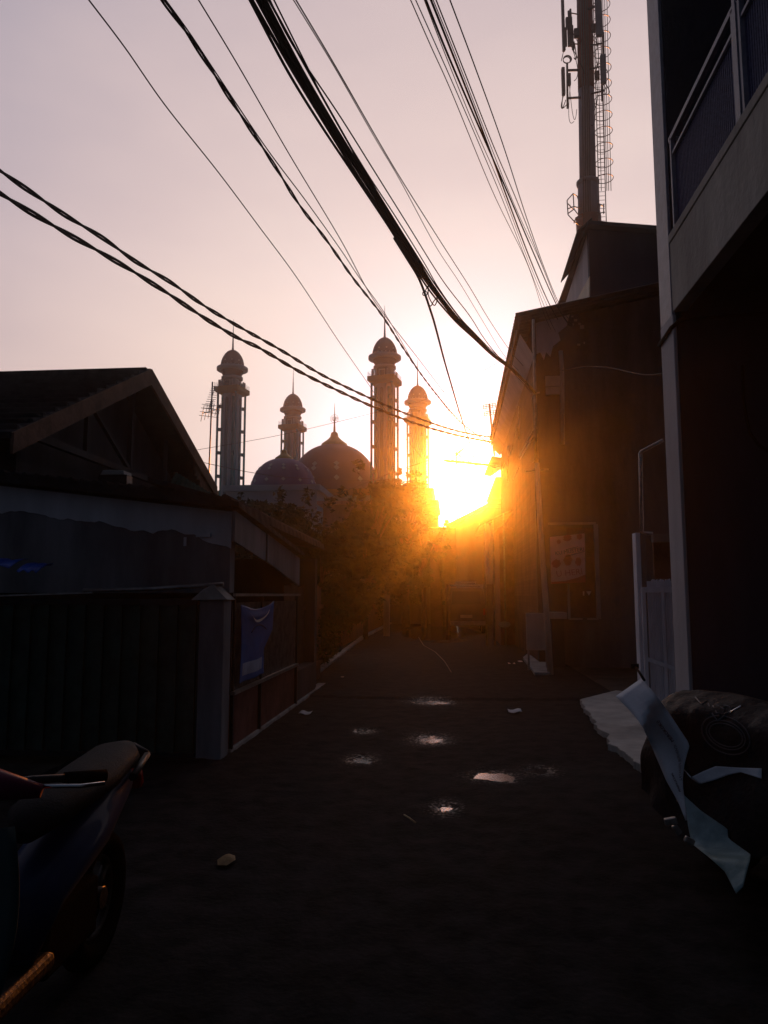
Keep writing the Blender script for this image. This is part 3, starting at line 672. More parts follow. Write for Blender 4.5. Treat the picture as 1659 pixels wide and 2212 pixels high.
for (u, v, w, h) in ((1243, 692, 7, 5), (1252, 700, 5, 4), (1238, 702, 3, 6), (1257, 707, 9, 8), (1250, 745, 6, 4), (1262, 741, 3, 4), (1236, 684, 5, 3)):
    p = atY(u, v, YA); m_.obox((p.x, YA - .01, p.z), (w * .0107, .02, h * .0107))
part(m_, 'bare_patches', 'concrete', A_)
m_ = MB()
for (u0, v0, u1, v1) in ((1155, 925, 1122, 985), (1155, 940, 1124, 992), (1152, 850, 1136, 905), (1155, 995, 1140, 1015)):
    a, b = atX(u0, v0, 1.88) if False else atY(u0, v0, 16.9), atY(u1, v1, 19.5); m_.tube([a, b], .016, 5)
for (u0, v0, u1, v1, y0, y1) in ((1118, 918, 1112, 945, 20, 21), (1108, 960, 1100, 985, 22, 23), (1122, 1010, 1108, 1035, 19.5, 20.5), (1090, 1000, 1082, 1020, 24, 25)):
    m_.tube([atY(u0, v0, y0), atY(u1, v1, y1)], .016, 5)
part(m_, 'eave_struts', 'steel', A_)
for (u, v0, v1, yy) in ((1121, 878, 948, 19.6), (1097, 962, 1040, 22.5)):
    m_ = MB(); m_.tube([atY(u, v0, yy), atY(u, v1, yy)], .02, 6); part(m_, 'downpipe', 'steel', A_)
m_ = MB(); m_.tube([atY(1211, 758, 16.85), atY(1214, 800, 16.85), atY(1216, 960, 16.85)], .05, 8); part(m_, 'vent_pipe', 'slab_concrete', A_)
m_ = MB(); p = atY(1195, 832, 16.9); m_.box(p.x - .17, p.x + .17, 16.9, 16.96, p.z - .02, p.z + .22); m_.box(p.x - .17, p.x + .17, 16.9, 16.96, p.z - .22, p.z - .04); part(m_, 'shutter_box', 'slab_concrete', A_)
# frontage door frame, sill, board
m_ = MB()
a, b = atY(1228, 1262, 16.9), atY(1229, 1337, 16.9); m_.beam((a.x, 16.92, a.z), (a.x, 16.92, b.z), .05, .05)
a, c = atY(1287, 1132, 16.9), atY(1287, 1337, 16.9); m_.beam((a.x, 16.92, a.z), (a.x, 16.92, c.z), .09, .08)
m_.beam((b.x, 16.92, b.z), (b.x + .3, 16.92, b.z), .04, .04); m_.beam((a.x - .25, 16.92, b.z), (a.x, 16.92, b.z), .04, .04); m_.beam((b.x - .4, 16.92, atY(1228, 1131, 16.9).z), (a.x, 16.92, atY(1228, 1131, 16.9).z), .05, .05)
part(m_, 'door_frame', 'concrete', A_)
m_ = MB(); m_.prism([(b.x + .03, 16.96, c.z + .03), (a.x - .04, 16.96, c.z + .03), (a.x - .04, 16.96, 3.1), (b.x + .03, 16.96, 3.1)], (0, .03, 0)); part(m_, 'door', 'brown', A_)
m_ = MB(); p = atY(1262, 1282, 16.85); m_.obox((p.x, 16.93, p.z), (.03, .02, .10))
q = [Vector((p.x + .06, 16.92, p.z + .05)), Vector((p.x + .17, 16.92, p.z + .05)), Vector((p.x + .115, 16.92, p.z - .05))]; m_.prism(q, (0, .02, 0)); part(m_, 'door_mark', 'pale_plaster', A_)
# poster
ps = thing('shop_poster', 'pinkish printed poster hanging on the sooty wall beside the pole', 'poster', atY(1227, 1262, 16.6))
q = [atY(1188, 1160, 16.6), atY(1263, 1152, 16.6), atY(1265, 1258, 16.6), atY(1191, 1261, 16.6)]
m_ = MB(); m_.prism(q, (0, .03, 0)); sh_ = part(m_, 'sheet', 'poster', ps)
U = lambda s, t, d=.004: (q[0] * (1 - s) * (1 - t) + q[1] * s * (1 - t) + q[2] * s * t + q[3] * (1 - s) * t) + Vector((0, -d, 0))
m_ = MB()
def blob(mb, s0, t0, rs, rt, d=.004, n=16, sd=0):
    mb.add([U(s0 + rs * math.cos(6.283 * k / n) * (1 + .15 * math.sin(k * 2.3 + sd)), t0 + rt * math.sin(6.283 * k / n) * (1 + .15 * math.cos(k * 3.1 + sd)), d) for k in range(n)], [tuple(range(n))])
for B4 in ((.16, .58, .13, .09, 1), (.50, .52, .12, .12, 2), (.80, .57, .09, .09, 3), (.5, .06, .12, .07, 5), (.85, .06, .08, .06, 6), (.25, .12, .06, .05, 7)):
    m_ = MB(); blob(m_, *B4[:4], sd=B4[4]); part(m_, 'red_print', 'poster_red', sh_)
m_ = MB()
m_.add([U(.0, 1), U(1, 1), U(1, .84), U(.75, .90), U(.4, .95), U(.0, .96)], [(0, 1, 2, 3, 4, 5)])
part(m_, 'red_print', 'poster_red', sh_)
def text_mesh(name, s, origin, xdir, ydir, size, m, parent, ext=.002):
    cu = bpy.data.curves.new(name, 'FONT'); cu.body = s; cu.size = size; cu.extrude = ext; cu.resolution_u = 2
    o = bpy.data.objects.new(name, cu); col.objects.link(o); bpy.context.view_layer.update()
    dg = bpy.context.evaluated_depsgraph_get(); me = bpy.data.meshes.new_from_object(o.evaluated_get(dg)); bpy.data.objects.remove(o)
    xd = Vector(xdir).normalized(); yd = Vector(ydir); yd = (yd - xd * yd.dot(xd)).normalized(); zd = xd.cross(yd)
    T = Matrix((xd, yd, zd)).transposed().to_4x4(); L = Vector((0, 0, 0))
    a = parent
    while a is not None: L = L + a.location; a = a.parent
    T.translation = Vector(origin) - L
    me.transform(T); me.materials.clear(); me.materials.append(M[m])
    r = bpy.data.objects.new(name, me); col.objects.link(r); r.parent = parent; return r
xd = (q[1] - q[0]); yd = Vector((0, 0, 1))
text_mesh('lettering', 'KU MUSTERI', U(.14, .40, .006), (q[1] - q[0]) + Vector((0, 0, .04)), yd, .115, 'print_dark', sh_)
text_mesh('lettering', 'U HERI', U(.15, .86, .006), (q[1] - q[0]) * 1.0, yd, .19, 'poster_red', sh_)
m_ = MB(); m_.tube([U(.45, .44), U(.98, .37)], .008, 4); m_.tube([U(.45, .30), U(.8, .26)], .006, 4); part(m_, 'underline', 'print_dark', sh_)
# white board / low panel by the pole
wb = thing('white_board', 'pale rectangular panel leaning beside the foot of the leaning pole', 'panel', atZ(1160, 1412))
a, b = atY(1136, 1324, 15.6), atY(1185, 1405, 15.6)
m_ = MB(); m_.box(a.x, b.x, 15.6, 15.66, b.z, a.z); wb.location = (a.x, 15.6, 0); part(m_, 'board', 'slab_concrete', wb, bevel=.01)
m_ = MB(); m_.box(a.x + .02, a.x + .06, 15.61, 15.65, 0, b.z); m_.box(b.x - .06, b.x - .02, 15.61, 15.65, 0, b.z); part(m_, 'legs', 'steel', wb)
lb = thing('low_ledge', 'short pale ledge behind the pole, right of the panel', 'ledge', (0, 16.2, 0))
a, b = atY(1187, 1323, 16.2), atY(1225, 1337, 16.2); m_ = MB(); m_.box(a.x, b.x, 16.2, 16.9, b.z, a.z); lb.location = (a.x, 16.2, 0); part(m_, 'slab', 'concrete', lb)
m_ = MB(); m_.box(a.x + .05, b.x - .05, 16.3, 16.9, 0, b.z); part(m_, 'base', 'dark_plaster', lb)
# sloping drain cover by the pole
dc = MB(); q2 = [atZ(1150, 1412), atZ(1190, 1452), atZ(1188, 1466), atZ(1155, 1466), atZ(1130, 1430)]
dc.prism([(p.x, p.y, 0) for p in q2], (0, 0, .12)); tag(dc.build('concrete_step', 'concrete', bevel=.01), 'small concrete step at the foot of the leaning pole', 'step')
# leaning pole
pole = thing('utility_pole', 'thin pale utility pole leaning before the sooty house', 'pole', atZ(1190, 1465))
b = atZ(1190, 1465); k = b.y
m_ = MB(); m_.tube([b + Vector((0, 0, -.1)), atY(1181, 1330, k), atY(1168, 1150, k), atY(1160, 1000, k)], [.062, .058, .052, .045], 10); part(m_, 'lower_shaft', 'slab_concrete', pole)
m_ = MB(); m_.tube([atY(1160, 1004, k), atY(1156, 850, k), atY(1152, 690, k)], [.034, .03, .028], 8); part(m_, 'upper_shaft', 'steel', pole)
m_ = MB(); m_.tube([atY(1135, 1018, k), atY(1185, 1014, k)], .02, 6); m_.tube([atY(1145, 851, k), atY(1166, 848, k)], .016, 6); part(m_, 'crossarm', 'steel', pole)

# kiosk with lean-to roof, hanging signs and posts further down the alley
ki = thing('lean_to_kiosk', 'lean-to stall with a roof sloping toward the alley, left of the pole', 'kiosk', (1.5, 22, 0))
a, b = atY(1036, 1130, 23), atY(1152, 1080, 23)
m_ = MB(); m_.prism([a, b, b + Vector((0, 0, -.08)), a + Vector((0, 0, -.08))], (0, 5, 0)); part(m_, 'roof', 'roof_metal', ki)
m_ = MB(); m_.box(1.50, 2.4, 23.3, 27.8, 0, a.z - .12); part(m_, 'wall', 'brown', ki)
for xx, yy in ((1.05, 23.1), (1.3, 23.05), (1.62, 23.0)):
    m_ = MB(); m_.tube([(xx, yy, 0), (xx, yy, a.z + (xx - a.x) * .4)], .03, 6); part(m_, 'post', 'steel', ki)
m_ = MB(); p0_, p1_ = atY(1047, 1130, 22.9), atY(1066, 1262, 22.9); m_.grid(lambda s, t: (p0_.x + (p1_.x - p0_.x) * s, 22.9 + .03 * math.sin(9 * s), p0_.z + (p1_.z - p0_.z) * t), 12, 6); part(m_, 'side_curtain', 'pale_plaster', ki, solid=.005)
sg = tag(MB().prism([atY(1090 + 13 * math.cos(a_), 1349 + 6.5 * math.sin(a_), 21.5) for a_ in [6.283 * k / 20 for k in range(20)]], (0, .04, 0)).build('oval_plate', 'concrete'), 'small oval plate low on the stall side', 'plate')
# pickup box / van
def make_van():
    root = thing('parked_van', 'small dark van parked on the right of the alley, seen from behind', 'van', (.58, 30.2, 0))
    W = .80; L0, L1 = 0, 3.6
    prof = [(-W, .35), (-W, 1.05), (-W * .98, 1.15), (-W * .86, 1.82), (-W * .78, 1.9), (W * .78, 1.9), (W * .86, 1.82), (W * .98, 1.15), (W, 1.05), (W, .35)]
    m_ = MB(); m_.prism([(x, 0, z) for x, z in prof], (0, 2.9, 0)); m_.prism([(x, 2.9, min(z, 1.1)) for x, z in prof], (0, .8, 0)); m_.build('body', 'van', root, bevel=.04)
    m_ = MB(); m_.prism([(-W * .74, -.012, 1.22), (W * .74, -.012, 1.22), (W * .68, -.012, 1.74), (-W * .68, -.012, 1.74)], (0, .02, 0)); m_.build('rear_window', 'glass', root)
    for s in (-1, 1):
        m_ = MB(); m_.prism([(s * (W * .98 + .004), .3, 1.2), (s * (W * .98 + .004), 2.7, 1.2), (s * (W * .87 + .004), 2.5, 1.78), (s * (W * .87 + .004), .35, 1.78)], (s * .01, 0, 0)); m_.build('side_window', 'glass', root)
        m_ = MB(); m_.box(s * .74 - .06, s * .74 + .06, -.03, .02, .8, 1.05); m_.build('tail_light', 'lamp_red', root, bevel=.01)
        for yy in (.65, 2.9):
            m_ = MB(); c = Vector((s * .72, yy, .30)); m_.tube([c - Vector((.09, 0, 0)), c + Vector((.09, 0, 0))], .30, 20); t = m_.build('wheel', 'rubber', root)
            m_ = MB(); m_.tube([c - Vector((.095, 0, 0)), c + Vector((.095, 0, 0))], .17, 16); m_.build('rim', 'steel', t)
        m_ = MB(); m_.obox((s * .93, 2.7, 1.25), (.14, .06, .18)); m_.build('mirror', 'black_metal', root, bevel=.01)
    m_ = MB(); m_.box(-.82, .82, -.09, 0, .38, .55); m_.build('bumper', 'steel', root, bevel=.02)
    m_ = MB(); m_.box(-.24, .24, -.02, 0, .68, .80); m_.build('number_plate', 'concrete', root)
    m_ = MB()
    for yy in (.15, 1.3, 2.4): m_.beam((-.7, yy, 2.0), (.7, yy, 2.0), .04, .03)
    for s in (-1, 1): m_.beam((s * .66, .1, 2.03), (s * .66, 2.5, 2.03), .03, .03); [m_.beam((s * .66, yy, 1.88), (s * .66, yy, 2.02), .03, .03) for yy in (.15, 1.3, 2.4)]
    m_.beam((-.45, .4, 2.12), (.45, .4, 2.12), .05, .03)
    for s in (-1, 1): m_.beam((s * .4, .4, 2.02), (s * .4, .4, 2.12), .03, .03)
    m_.build('roof_rack', 'chrome', root)
    return root
make_van()
# dark upright tube beside the van and things right of it
for (u, v0, v1, Y, nm, lab, rr) in ((968, 1262, 1356, 30.0, 'dark_upright', 'dark upright at the left rear of the van', .09),):
    a, b = atY(u, v0, Y - .6), atY(u, v1, Y - .6); m_ = MB(); m_.tube([(b.x, b.y, 0), (a.x, a.y, a.z)], rr, 8); tag(m_.build(nm, 'wood'), lab, 'post')
# far houses
def far_house(label, x0, x1, y0, y1, zw, ridge, m, rm='roof_dark', rx=None, wins=2):
    root = thing('far_house', label, 'house', ((x0 + x1) / 2, y0, 0), 0, 'houses at the far end of the alley')
    rx = (x0 + x1) / 2 if rx is None else rx
    m_ = MB(); m_.prism([(x0, y0, 0), (x1, y0, 0), (x1, y0, zw), (rx, y0, ridge), (x0, y0, zw)], (0, y1 - y0, 0)); part(m_, 'wall', m, root)
    for xa in (x0, x1):
        e = -.5 if xa == x0 else .5; sl = (ridge - zw) / abs(rx - xa)
        r_ = MB(); r_.prism([(xa + e, y0 - .6, zw - abs(e) * sl + .06), (rx, y0 - .6, ridge + .06), (rx, y0 - .6, ridge + .26), (xa + e, y0 - .6, zw - abs(e) * sl + .26)], (0, y1 - y0 + 1.2, 0)); part(r_, 'roof', rm, root)
    for i in range(wins):
        xc = x0 + (x1 - x0) * (i + .5) / wins; w_ = MB(); w_.box(xc - .55, xc + .55, y0 - .05, y0 + .05, zw * .45, zw * .45 + 1.3); f = part(w_, 'window', 'wood', root)
        w_ = MB(); w_.box(xc - .45, xc + .45, y0 - .07, y0 - .055, zw * .45 + .1, zw * .45 + 1.2); part(w_, 'pane', 'glass', f)
a = atY(968, 1140, 37); b = atY(1066, 1094, 37)
far_house('gabled house closing the alley directly under the sun', a.x + .4, 7.5, 37, 50, a.z + .1, b.z, 'soot', rx=b.x)  # house set close enough to keep the alley ground in shade
ew = thing('end_wall', 'added narrow wall closing the alley gap under the sun to shade the ground', 'wall', (-.5, 37.2, 0))  # added wall blocks the low sun so the alley ground stays shaded
m_ = MB(); q_ = atY(950, 1141, 37.2); m_.box(q_.x - .5, a.x + .38, 37.2, 37.45, 0, q_.z); part(m_, 'masonry', 'brick', ew)
m_ = MB(); m_.box(q_.x - .55, a.x + .38, 37.15, 37.5, q_.z, q_.z + .06); part(m_, 'coping', 'concrete', ew)
fr = thing('flat_roof_house', 'plain flat roofed house just left of the sun gap, with a thin overhanging roof slab', 'house', (-3, 40, 0))
e1 = atY(944, 1088, 40); m_ = MB(); m_.box(-7.0, e1.x, 40, 46, 0, e1.z); part(m_, 'wall', 'grey_plaster', fr)
m_ = MB(); m_.box(-7.3, e1.x + .11, 39.7, 46.3, e1.z, e1.z + .18); part(m_, 'roof_slab', 'concrete', fr)
for xx in (-5.6, -3.4, -1.9):
    m_ = MB(); m_.box(xx - .4, xx + .4, 39.95, 40.02, 3.6, 4.7); f = part(m_, 'window', 'wood', fr); m_ = MB(); m_.box(xx - .33, xx + .33, 39.93, 39.945, 3.67, 4.63); part(m_, 'pane', 'glass', f)
# awnings that stick out beyond the shophouse
ae = thing('corner_awning', 'ragged sheet awning jutting out below the antenna on the right', 'awning', (1.7, 30, 0))
q = [atY(1062, 985, 29), atY(1051, 1011, 29), atY(1068, 1013, 29), atY(1100, 990, 29)]
m_ = MB(); m_.prism(q, (0, 2.5, .1)); part(m_, 'sheet', 'roof_metal', ae)
q = [atY(1070, 1030, 30), atY(1058, 1062, 30), atY(1064, 1078, 30), atY(1100, 1078, 30), atY(1100, 1030, 30)]
m_ = MB(); m_.prism(q, (0, 3, 0)); part(m_, 'panel', 'grey_plaster', ae)
m_ = MB(); p_ = atY(1085, 1040, 29.5); m_.box(p_.x - .06, p_.x + .06, 29.4, 29.55, 0, p_.z + .8); part(m_, 'support', 'wood', ae)
# street lamp on its arm
la = thing('street_lamp', 'street lamp head on a long arm crossing the sun glare', 'street lamp', (2.2, 29, 0))
P0, P1, P2 = atY(975, 996, 27.5), atY(1020, 1001, 28), atY(1069, 1006, 28.6)
m_ = MB(); m_.tube([P0, P1, P2, P2 + Vector((.5, .2, -.02))], .05, 8); part(m_, 'arm', 'steel', la)
m_ = MB(); h0, h1 = atY(957, 994, 27.3), atY(980, 998, 27.5); m_.tube([h0, h0.lerp(h1, .3), h0.lerp(h1, .7), h1], [.03, .09, .09, .05], 10, flat=.5); part(m_, 'lamp_head', 'steel', la)
m_ = MB(); m_.tube([(P2.x + .5, P2.y + .2, 0), (P2.x + .5, P2.y + .2, P2.z + .25)], .07, 8); part(m_, 'post', 'concrete', la)
m_ = MB(); m_.tube([atY(1052, 1014, 28.5), atY(1069, 1014, 28.6)], .025, 6); part(m_, 'brace', 'steel', la)

# ------------------------------------------------------------------ right: building B (taller block behind) and cell tower
B_r = thing('tall_block', 'tall dark rendered block with a pale gable side on the right', 'building', (3.6, 18, 0))
XB, YB, YB2 = 3.50, 18.0, 23.6
zb = lambda x: 10.70 - (x - 3.5) * .13
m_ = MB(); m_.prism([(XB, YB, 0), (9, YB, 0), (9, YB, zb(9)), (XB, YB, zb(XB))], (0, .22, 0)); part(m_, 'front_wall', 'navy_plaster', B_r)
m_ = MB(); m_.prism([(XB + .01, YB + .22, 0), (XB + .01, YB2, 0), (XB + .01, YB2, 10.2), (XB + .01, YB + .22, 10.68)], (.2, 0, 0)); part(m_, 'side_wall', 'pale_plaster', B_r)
m_ = MB(); m_.prism([(XB - .05, YB - .25, zb(XB) + .0), (9.1, YB - .25, zb(9.1)), (9.1, YB2, zb(9.1)), (XB - .05, YB2, zb(XB))], (0, 0, .10)); part(m_, 'roof_slab', 'dark_plaster', B_r)
m_ = MB(); n_ = 8
for i in range(5):
    y0_ = 18.0 + i * .55; m_.prism([(XB - .28, y0_, 10.62 - i * .02), (XB + .1, y0_, 10.95), (XB + .1, y0_ + .6, 10.95), (XB - .28, y0_ + .6, 10.60 - i * .02)], (0, 0, .05))
part(m_, 'eave_tiles', 'roof_dark', B_r)
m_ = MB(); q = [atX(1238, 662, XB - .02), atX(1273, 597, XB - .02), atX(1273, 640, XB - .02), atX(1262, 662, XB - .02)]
m_.prism(q, (.02, 0, 0)); part(m_, 'lit_patch', 'lit_cream', B_r)  # lit triangle on the side wall, its light put into the colour

ct = thing('cell_tower', 'cell tower mast with panel antennas and caged ladder over the roofs', 'tower', (7, 35, 0))
CX = lambda v: atY(1267 + (v - 240) * .018, v, 35)
def ring_z(v): return CX(v).z
bands = [(700, 470, .62, 'mast_red'), (470, 395, .50, 'mast_white'), (395, 195, .40, 'mast_white'), (195, -60, .40, 'mast_red'), (-60, -200, .36, 'mast_white')]
for v0, v1, r_, mm in bands:
    a, b = CX(v0), CX(v1); m_ = MB(); m_.tube([Vector((7.0, 35, 0)) if v0 == 700 else a, b], [r_ * 1.0, r_ * .97], 20); part(m_, 'mast_section', mm, ct)
m_ = MB(); a = CX(402); m_.lathe([(.40, 0), (.52, .02), (.55, .12), (.55, .22), (.42, .3)], 24, (a.x, 35, a.z)); part(m_, 'collar', 'antenna_grey', ct)
m_ = MB()
for du in (-10, -5, 0, 4): m_.tube([atY(1272 + du, 560, 34.5), atY(1268 + du, 190, 34.55), atY(1264 + du, -60, 34.55)], .03, 5)
part(m_, 'feeder_cables', 'antenna_dark', ct)
# ladder with hoops on the right side
m_ = MB(); lx0, lx1 = 1289, 1318
for uu, yy in ((1296, 34.6), (1305, 34.9), (1312, 35.2), (1317, 35.0), (1308, 34.5)):
    m_.tube([atY(uu + 3, 412, yy), atY(uu - 4, 100, yy), atY(uu - 7, -60, yy)], .018, 5)
for v in range(-20, 420, 34):
    c0 = CX(v); rr = .42; cc = Vector((atY(1303 + (v - 240) * .018, v, 35).x, 35, c0.z)); m_.torus(cc, rr, .02, 'z', 20, 5)
part(m_, 'ladder_cage', 'steel', ct)
m_ = MB()
for dx in (-.1, .22): m_.tube([CX(560) + Vector((.62 + dx, -.1, 0)), CX(-60) + Vector((.50 + dx, -.1, 0))], .025, 5)
for v in range(-50, 560, 9): p = CX(v); m_.tube([p + Vector((.46, -.1, 0)), p + Vector((.78, -.1, 0))], .014, 4)
part(m_, 'ladder', 'steel', ct)
def panel(u0, v0, u1, v1, Y, mm='antenna_grey', dep=.22, nm='panel_antenna'):
    a, b = atY(u0, v0, Y), atY(u1, v1, Y); m_ = MB(); m_.box(a.x, b.x, Y, Y + dep, b.z, a.z); return part(m_, nm, mm, ct, bevel=.03)
panel(1211, -60, 1222, 106, 34.2, 'antenna_dark'); panel(1284, -60, 1303, 74, 34.0); panel(1213, 144, 1222, 202, 34.2, 'antenna_dark'); panel(1297, 116, 1311, 176, 34.0)
for (u0, v0, u1, v1) in ((1222, 36, 1237, 59), (1226, 54, 1240, 96), (1240, 60, 1252, 78), (1224, 157, 1234, 182), (1278, 50, 1288, 66), (1285, 152, 1296, 168), (1236, 90, 1242, 104)):
    panel(u0, v0, u1, v1, 34.4, 'antenna_dark', .18, 'radio_unit')
m_ = MB()
for (u0, v0, u1, v1, rr) in ((1228, 27, 1254, 32, .03), (1233, 94, 1256, 96, .03), (1225, 152, 1258, 151, .06), (1228, 212, 1262, 210, .055), (1270, 20, 1290, 12, .06), (1275, 150, 1300, 143, .04), (1278, 202, 1306, 196, .045), (1276, 98, 1300, 94, .04)):
    m_ = MB(); m_.tube([atY(u0, v0, 34.5), atY(u1, v1, 34.9)], rr, 6); part(m_, 'bracket_arm', 'antenna_dark', ct)
for (u, v0, v1) in ((1225, 136, 234), (1300, 180, 218), (1219, 94, 108), (1222, 60, 100), (1303, 70, 120), (1232, 20, 40), (1228, 24, 38)): m_ = MB(); m_.tube([atY(u, v0, 34.45), atY(u + 1, v1, 34.45)], .055, 6); part(m_, 'mounting_pipe', 'antenna_dark', ct)
m_ = MB(); c = atY(1224, 130, 34.4)
for k_ in range(4): m_.torus(c + Vector((.01 * k_, -.02 * k_, .02 * math.sin(k_))), .17 + .012 * k_, .018, 'y', 24, 5)
part(m_, 'cable_coil', 'cable', ct)
m_ = MB(); rr_ = random.Random(3)
def loop(u0, v0, um, vm, u1, v1, r=.016):
    a, b, c = atY(u0, v0, 34.4), atY(um, vm, 34.35), atY(u1, v1, 34.5)
    m_.tube([a * (1 - t) ** 2 + b * 2 * t * (1 - t) + c * t * t for t in [i / 12 for i in range(13)]], r, 5)
for L_ in ((1218, 108, 1208, 150, 1216, 118), (1234, 100, 1262, 150, 1262, 160), (1236, 104, 1258, 165, 1240, 175), (1218, 204, 1204, 250, 1224, 226), (1216, 204, 1210, 255, 1222, 216), (1230, 184, 1240, 300, 1246, 236), (1232, 184, 1222, 285, 1240, 262), (1306, 178, 1330, 212, 1298, 202), (1302, 180, 1322, 208, 1290, 206), (1237, 70, 1256, 110, 1256, 84), (1240, 90, 1250, 140, 1240, 125), (1290, 76, 1282, 140, 1296, 150), (1286, 80, 1300, 130, 1284, 160), (1288, 170, 1296, 220, 1282, 240), (1310, 150, 1322, 172, 1304, 176), (1284, 215, 1290, 280, 1276, 270)): loop(*L_, r=.014 + .012 * rr_.random())
part(m_, 'jumper_cables', 'cable', ct)
m_ = MB()
for L_ in (((1225, 433), (1238, 418), (1247, 424)), ((1225, 433), (1227, 464), (1240, 478), (1256, 488)), ((1238, 418), (1240, 452), (1254, 470)), ((1225, 452), (1239, 446), (1256, 450)), ((1226, 462), (1240, 452)), ((1227, 440), (1238, 452)), ((1240, 478), (1254, 466)), ((1240, 482), (1244, 470), (1256, 466)), ((1247, 424), (1256, 452))):
    m_.tube([atY(u, v, 34.3) for u, v in L_], .028, 5)
part(m_, 'side_cage', 'steel', ct)
m_ = MB()
for L_ in (((1290, 438), (1300, 444), (1306, 446)), ((1290, 462), (1306, 458)), ((1304, 440), (1304, 462)), ((1296, 440), (1292, 490)), ((1298, 480), (1298, 498)), ((1291, 440), (1297, 462), (1296, 484), (1290, 492))): m_.tube([atY(u, v, 34.5) for u, v in L_], .026, 5)
part(m_, 'side_bracket', 'steel', ct)

# ------------------------------------------------------------------ right near: building C with balcony
Cb = thing('balcony_house', 'near right house with concrete balcony beam and blue grille railing', 'house', (2.1, 7, 0))
m_ = MB(); m_.prism([(2.034, 6.63, 0), (7.5, 6.63, 0), (7.5, 6.63, 12), (2.034, 6.63, 12)], (0, .36, 0)); part(m_, 'end_wall', 'navy_plaster', Cb)
m_ = MB(); m_.box(5.2, 5.4, -4, 6.62, 0, 12); part(m_, 'inner_wall', 'dark_plaster', Cb)
m_ = MB(); m_.box(2.0, 2.032, 6.61, 7.0, 0, 4.1); part(m_, 'column', 'pale_plaster', Cb, bevel=.006)
m_ = MB(); m_.box(2.003, 2.032, 6.64, 7.0, 4.1, 12); part(m_, 'upper_column', 'rail_grey', Cb, bevel=.006)
m_ = MB(); m_.box(2.00, 2.12, -4, 6.60, 4.12, 4.76); part(m_, 'balcony_beam', 'slab_concrete', Cb, bevel=.006)
m_ = MB(); m_.box(1.99, 2.14, -4, 6.605, 4.76, 4.84); part(m_, 'beam_lip', 'slab_concrete', Cb, bevel=.006)
m_ = MB(); m_.box(2.12, 5.2, -4, 6.6, 4.30, 4.50); part(m_, 'balcony_floor', 'dark_plaster', Cb)
m_ = MB(); m_.box(2.06, 7.5, -4, 6.6, 9.0, 9.2); part(m_, 'upper_slab', 'dark_plaster', Cb)
m_ = MB()
m_.beam((2.03, 6.55, 5.72), (2.03, -4, 5.72), .035, .045)
m_.beam((2.03, 6.5, 5.56), (2.03, -4, 5.56), .02, .025)
for yy in (6.5, 5.02, 4.90, 3.4, 1.9, .4): m_.beam((2.03, yy, 4.84), (2.03, yy, 5.72), .035, .035)
m_.beam((2.03, 4.96, 4.84), (2.03, 4.96, 7.2), .05, .05)
m_.beam((2.03, 6.5, 5.72), (2.35, 6.6, 5.72), .03, .03)
part(m_, 'balcony_railing', 'rail_grey', Cb)
m_ = MB(); y = 6.46
while y > .5: m_.beam((2.05, y, 4.86), (2.05, y, 5.54), .010, .014); y -= .036
z_ = 4.9
while z_ < 5.54: m_.beam((2.055, 6.46, z_), (2.055, .5, z_), .006, .006); z_ += .05
part(m_, 'grille', 'screen_blue', Cb)
m_ = MB(); m_.box(2.07, 2.085, .5, 6.46, 4.86, 5.54); part(m_, 'privacy_sheet', 'screen_blue', Cb)
m_ = MB(); m_.tube([(2.14, 6.60, 4.06), (2.04, 6.58, 4.02), (1.985, 6.62, 3.98), (1.985, 7.0, 3.95)], .02, 6); m_.tube([(2.13, 6.6, 4.05), (3.2, 6.6, 4.10), (5.1, 6.6, 4.1)], .012, 6); part(m_, 'cable_clamp', 'cable', Cb)
m_ = MB(); p0 = atY(1604, 850, 7.0)
pts = [atY(u, v, 6.61) for u, v in ((1604, 790), (1606, 860), (1612, 900), (1620, 935), (1638, 960), (1659, 975), (1690, 985))]; m_.tube(pts, .012, 6); part(m_, 'wall_cable', 'cable', Cb)

# white gate with pillar
wg = thing('white_gate', 'weathered white ribbed gate and frame beside the near house', 'gate', (2.2, 9, 0))
def rect(mb, u0, v0, u1, v1, Y, dep=.06): a, b = atY(u0, v0, Y), atY(u1, v1, Y); mb.box(a.x, b.x, Y, Y + dep, b.z, a.z)
m_ = MB(); rect(m_, 1381, 1153, 1411, 1575, 9.0, .1); part(m_, 'pillar', 'grey_plaster', wg)
m_ = MB(); a, b = atY(1381, 1153, 9.0), atY(1381, 1575, 9.0); m_.box(a.x - .055, a.x - .002, 8.96, 9.12, 0, a.z + .01); part(m_, 'pillar_edge', 'white_paint', wg)
m_ = MB(); rect(m_, 1411, 1153, 1470, 1170, 9.0, .1); part(m_, 'lintel', 'grey_plaster', wg)
m_ = MB(); a = atY(1397, 1255, 8.95); b = atY(1462, 1575, 8.95); x = a.x; i = 0
while x < b.x: m_.box(x, x + .012, 8.93 + .012 * (i % 2), 8.955 + .012 * (i % 2), 0.02, a.z + rng.uniform(-.01, .025)); x += .0125; i += 1
part(m_, 'ribbed_leaf', 'white_paint', wg)
m_ = MB(); rect(m_, 1394, 1268, 1462, 1280, 8.88, .04); rect(m_, 1394, 1268, 1398, 1575, 8.885, .035); rect(m_, 1434, 1278, 1440, 1575, 8.885, .035)
m_.beam(atY(1399, 1424, 8.89), atY(1455, 1444, 8.89), .04, .045); part(m_, 'gate_frame', 'white_paint', wg)
m_ = MB(); rect(m_, 1411, 1170, 1470, 1250, 9.12, .04); part(m_, 'recess_wall', 'brown', wg)
pp = thing('drain_pipe', 'bent drain pipe above the white gate', 'pipe', (2.25, 9.2, 0))
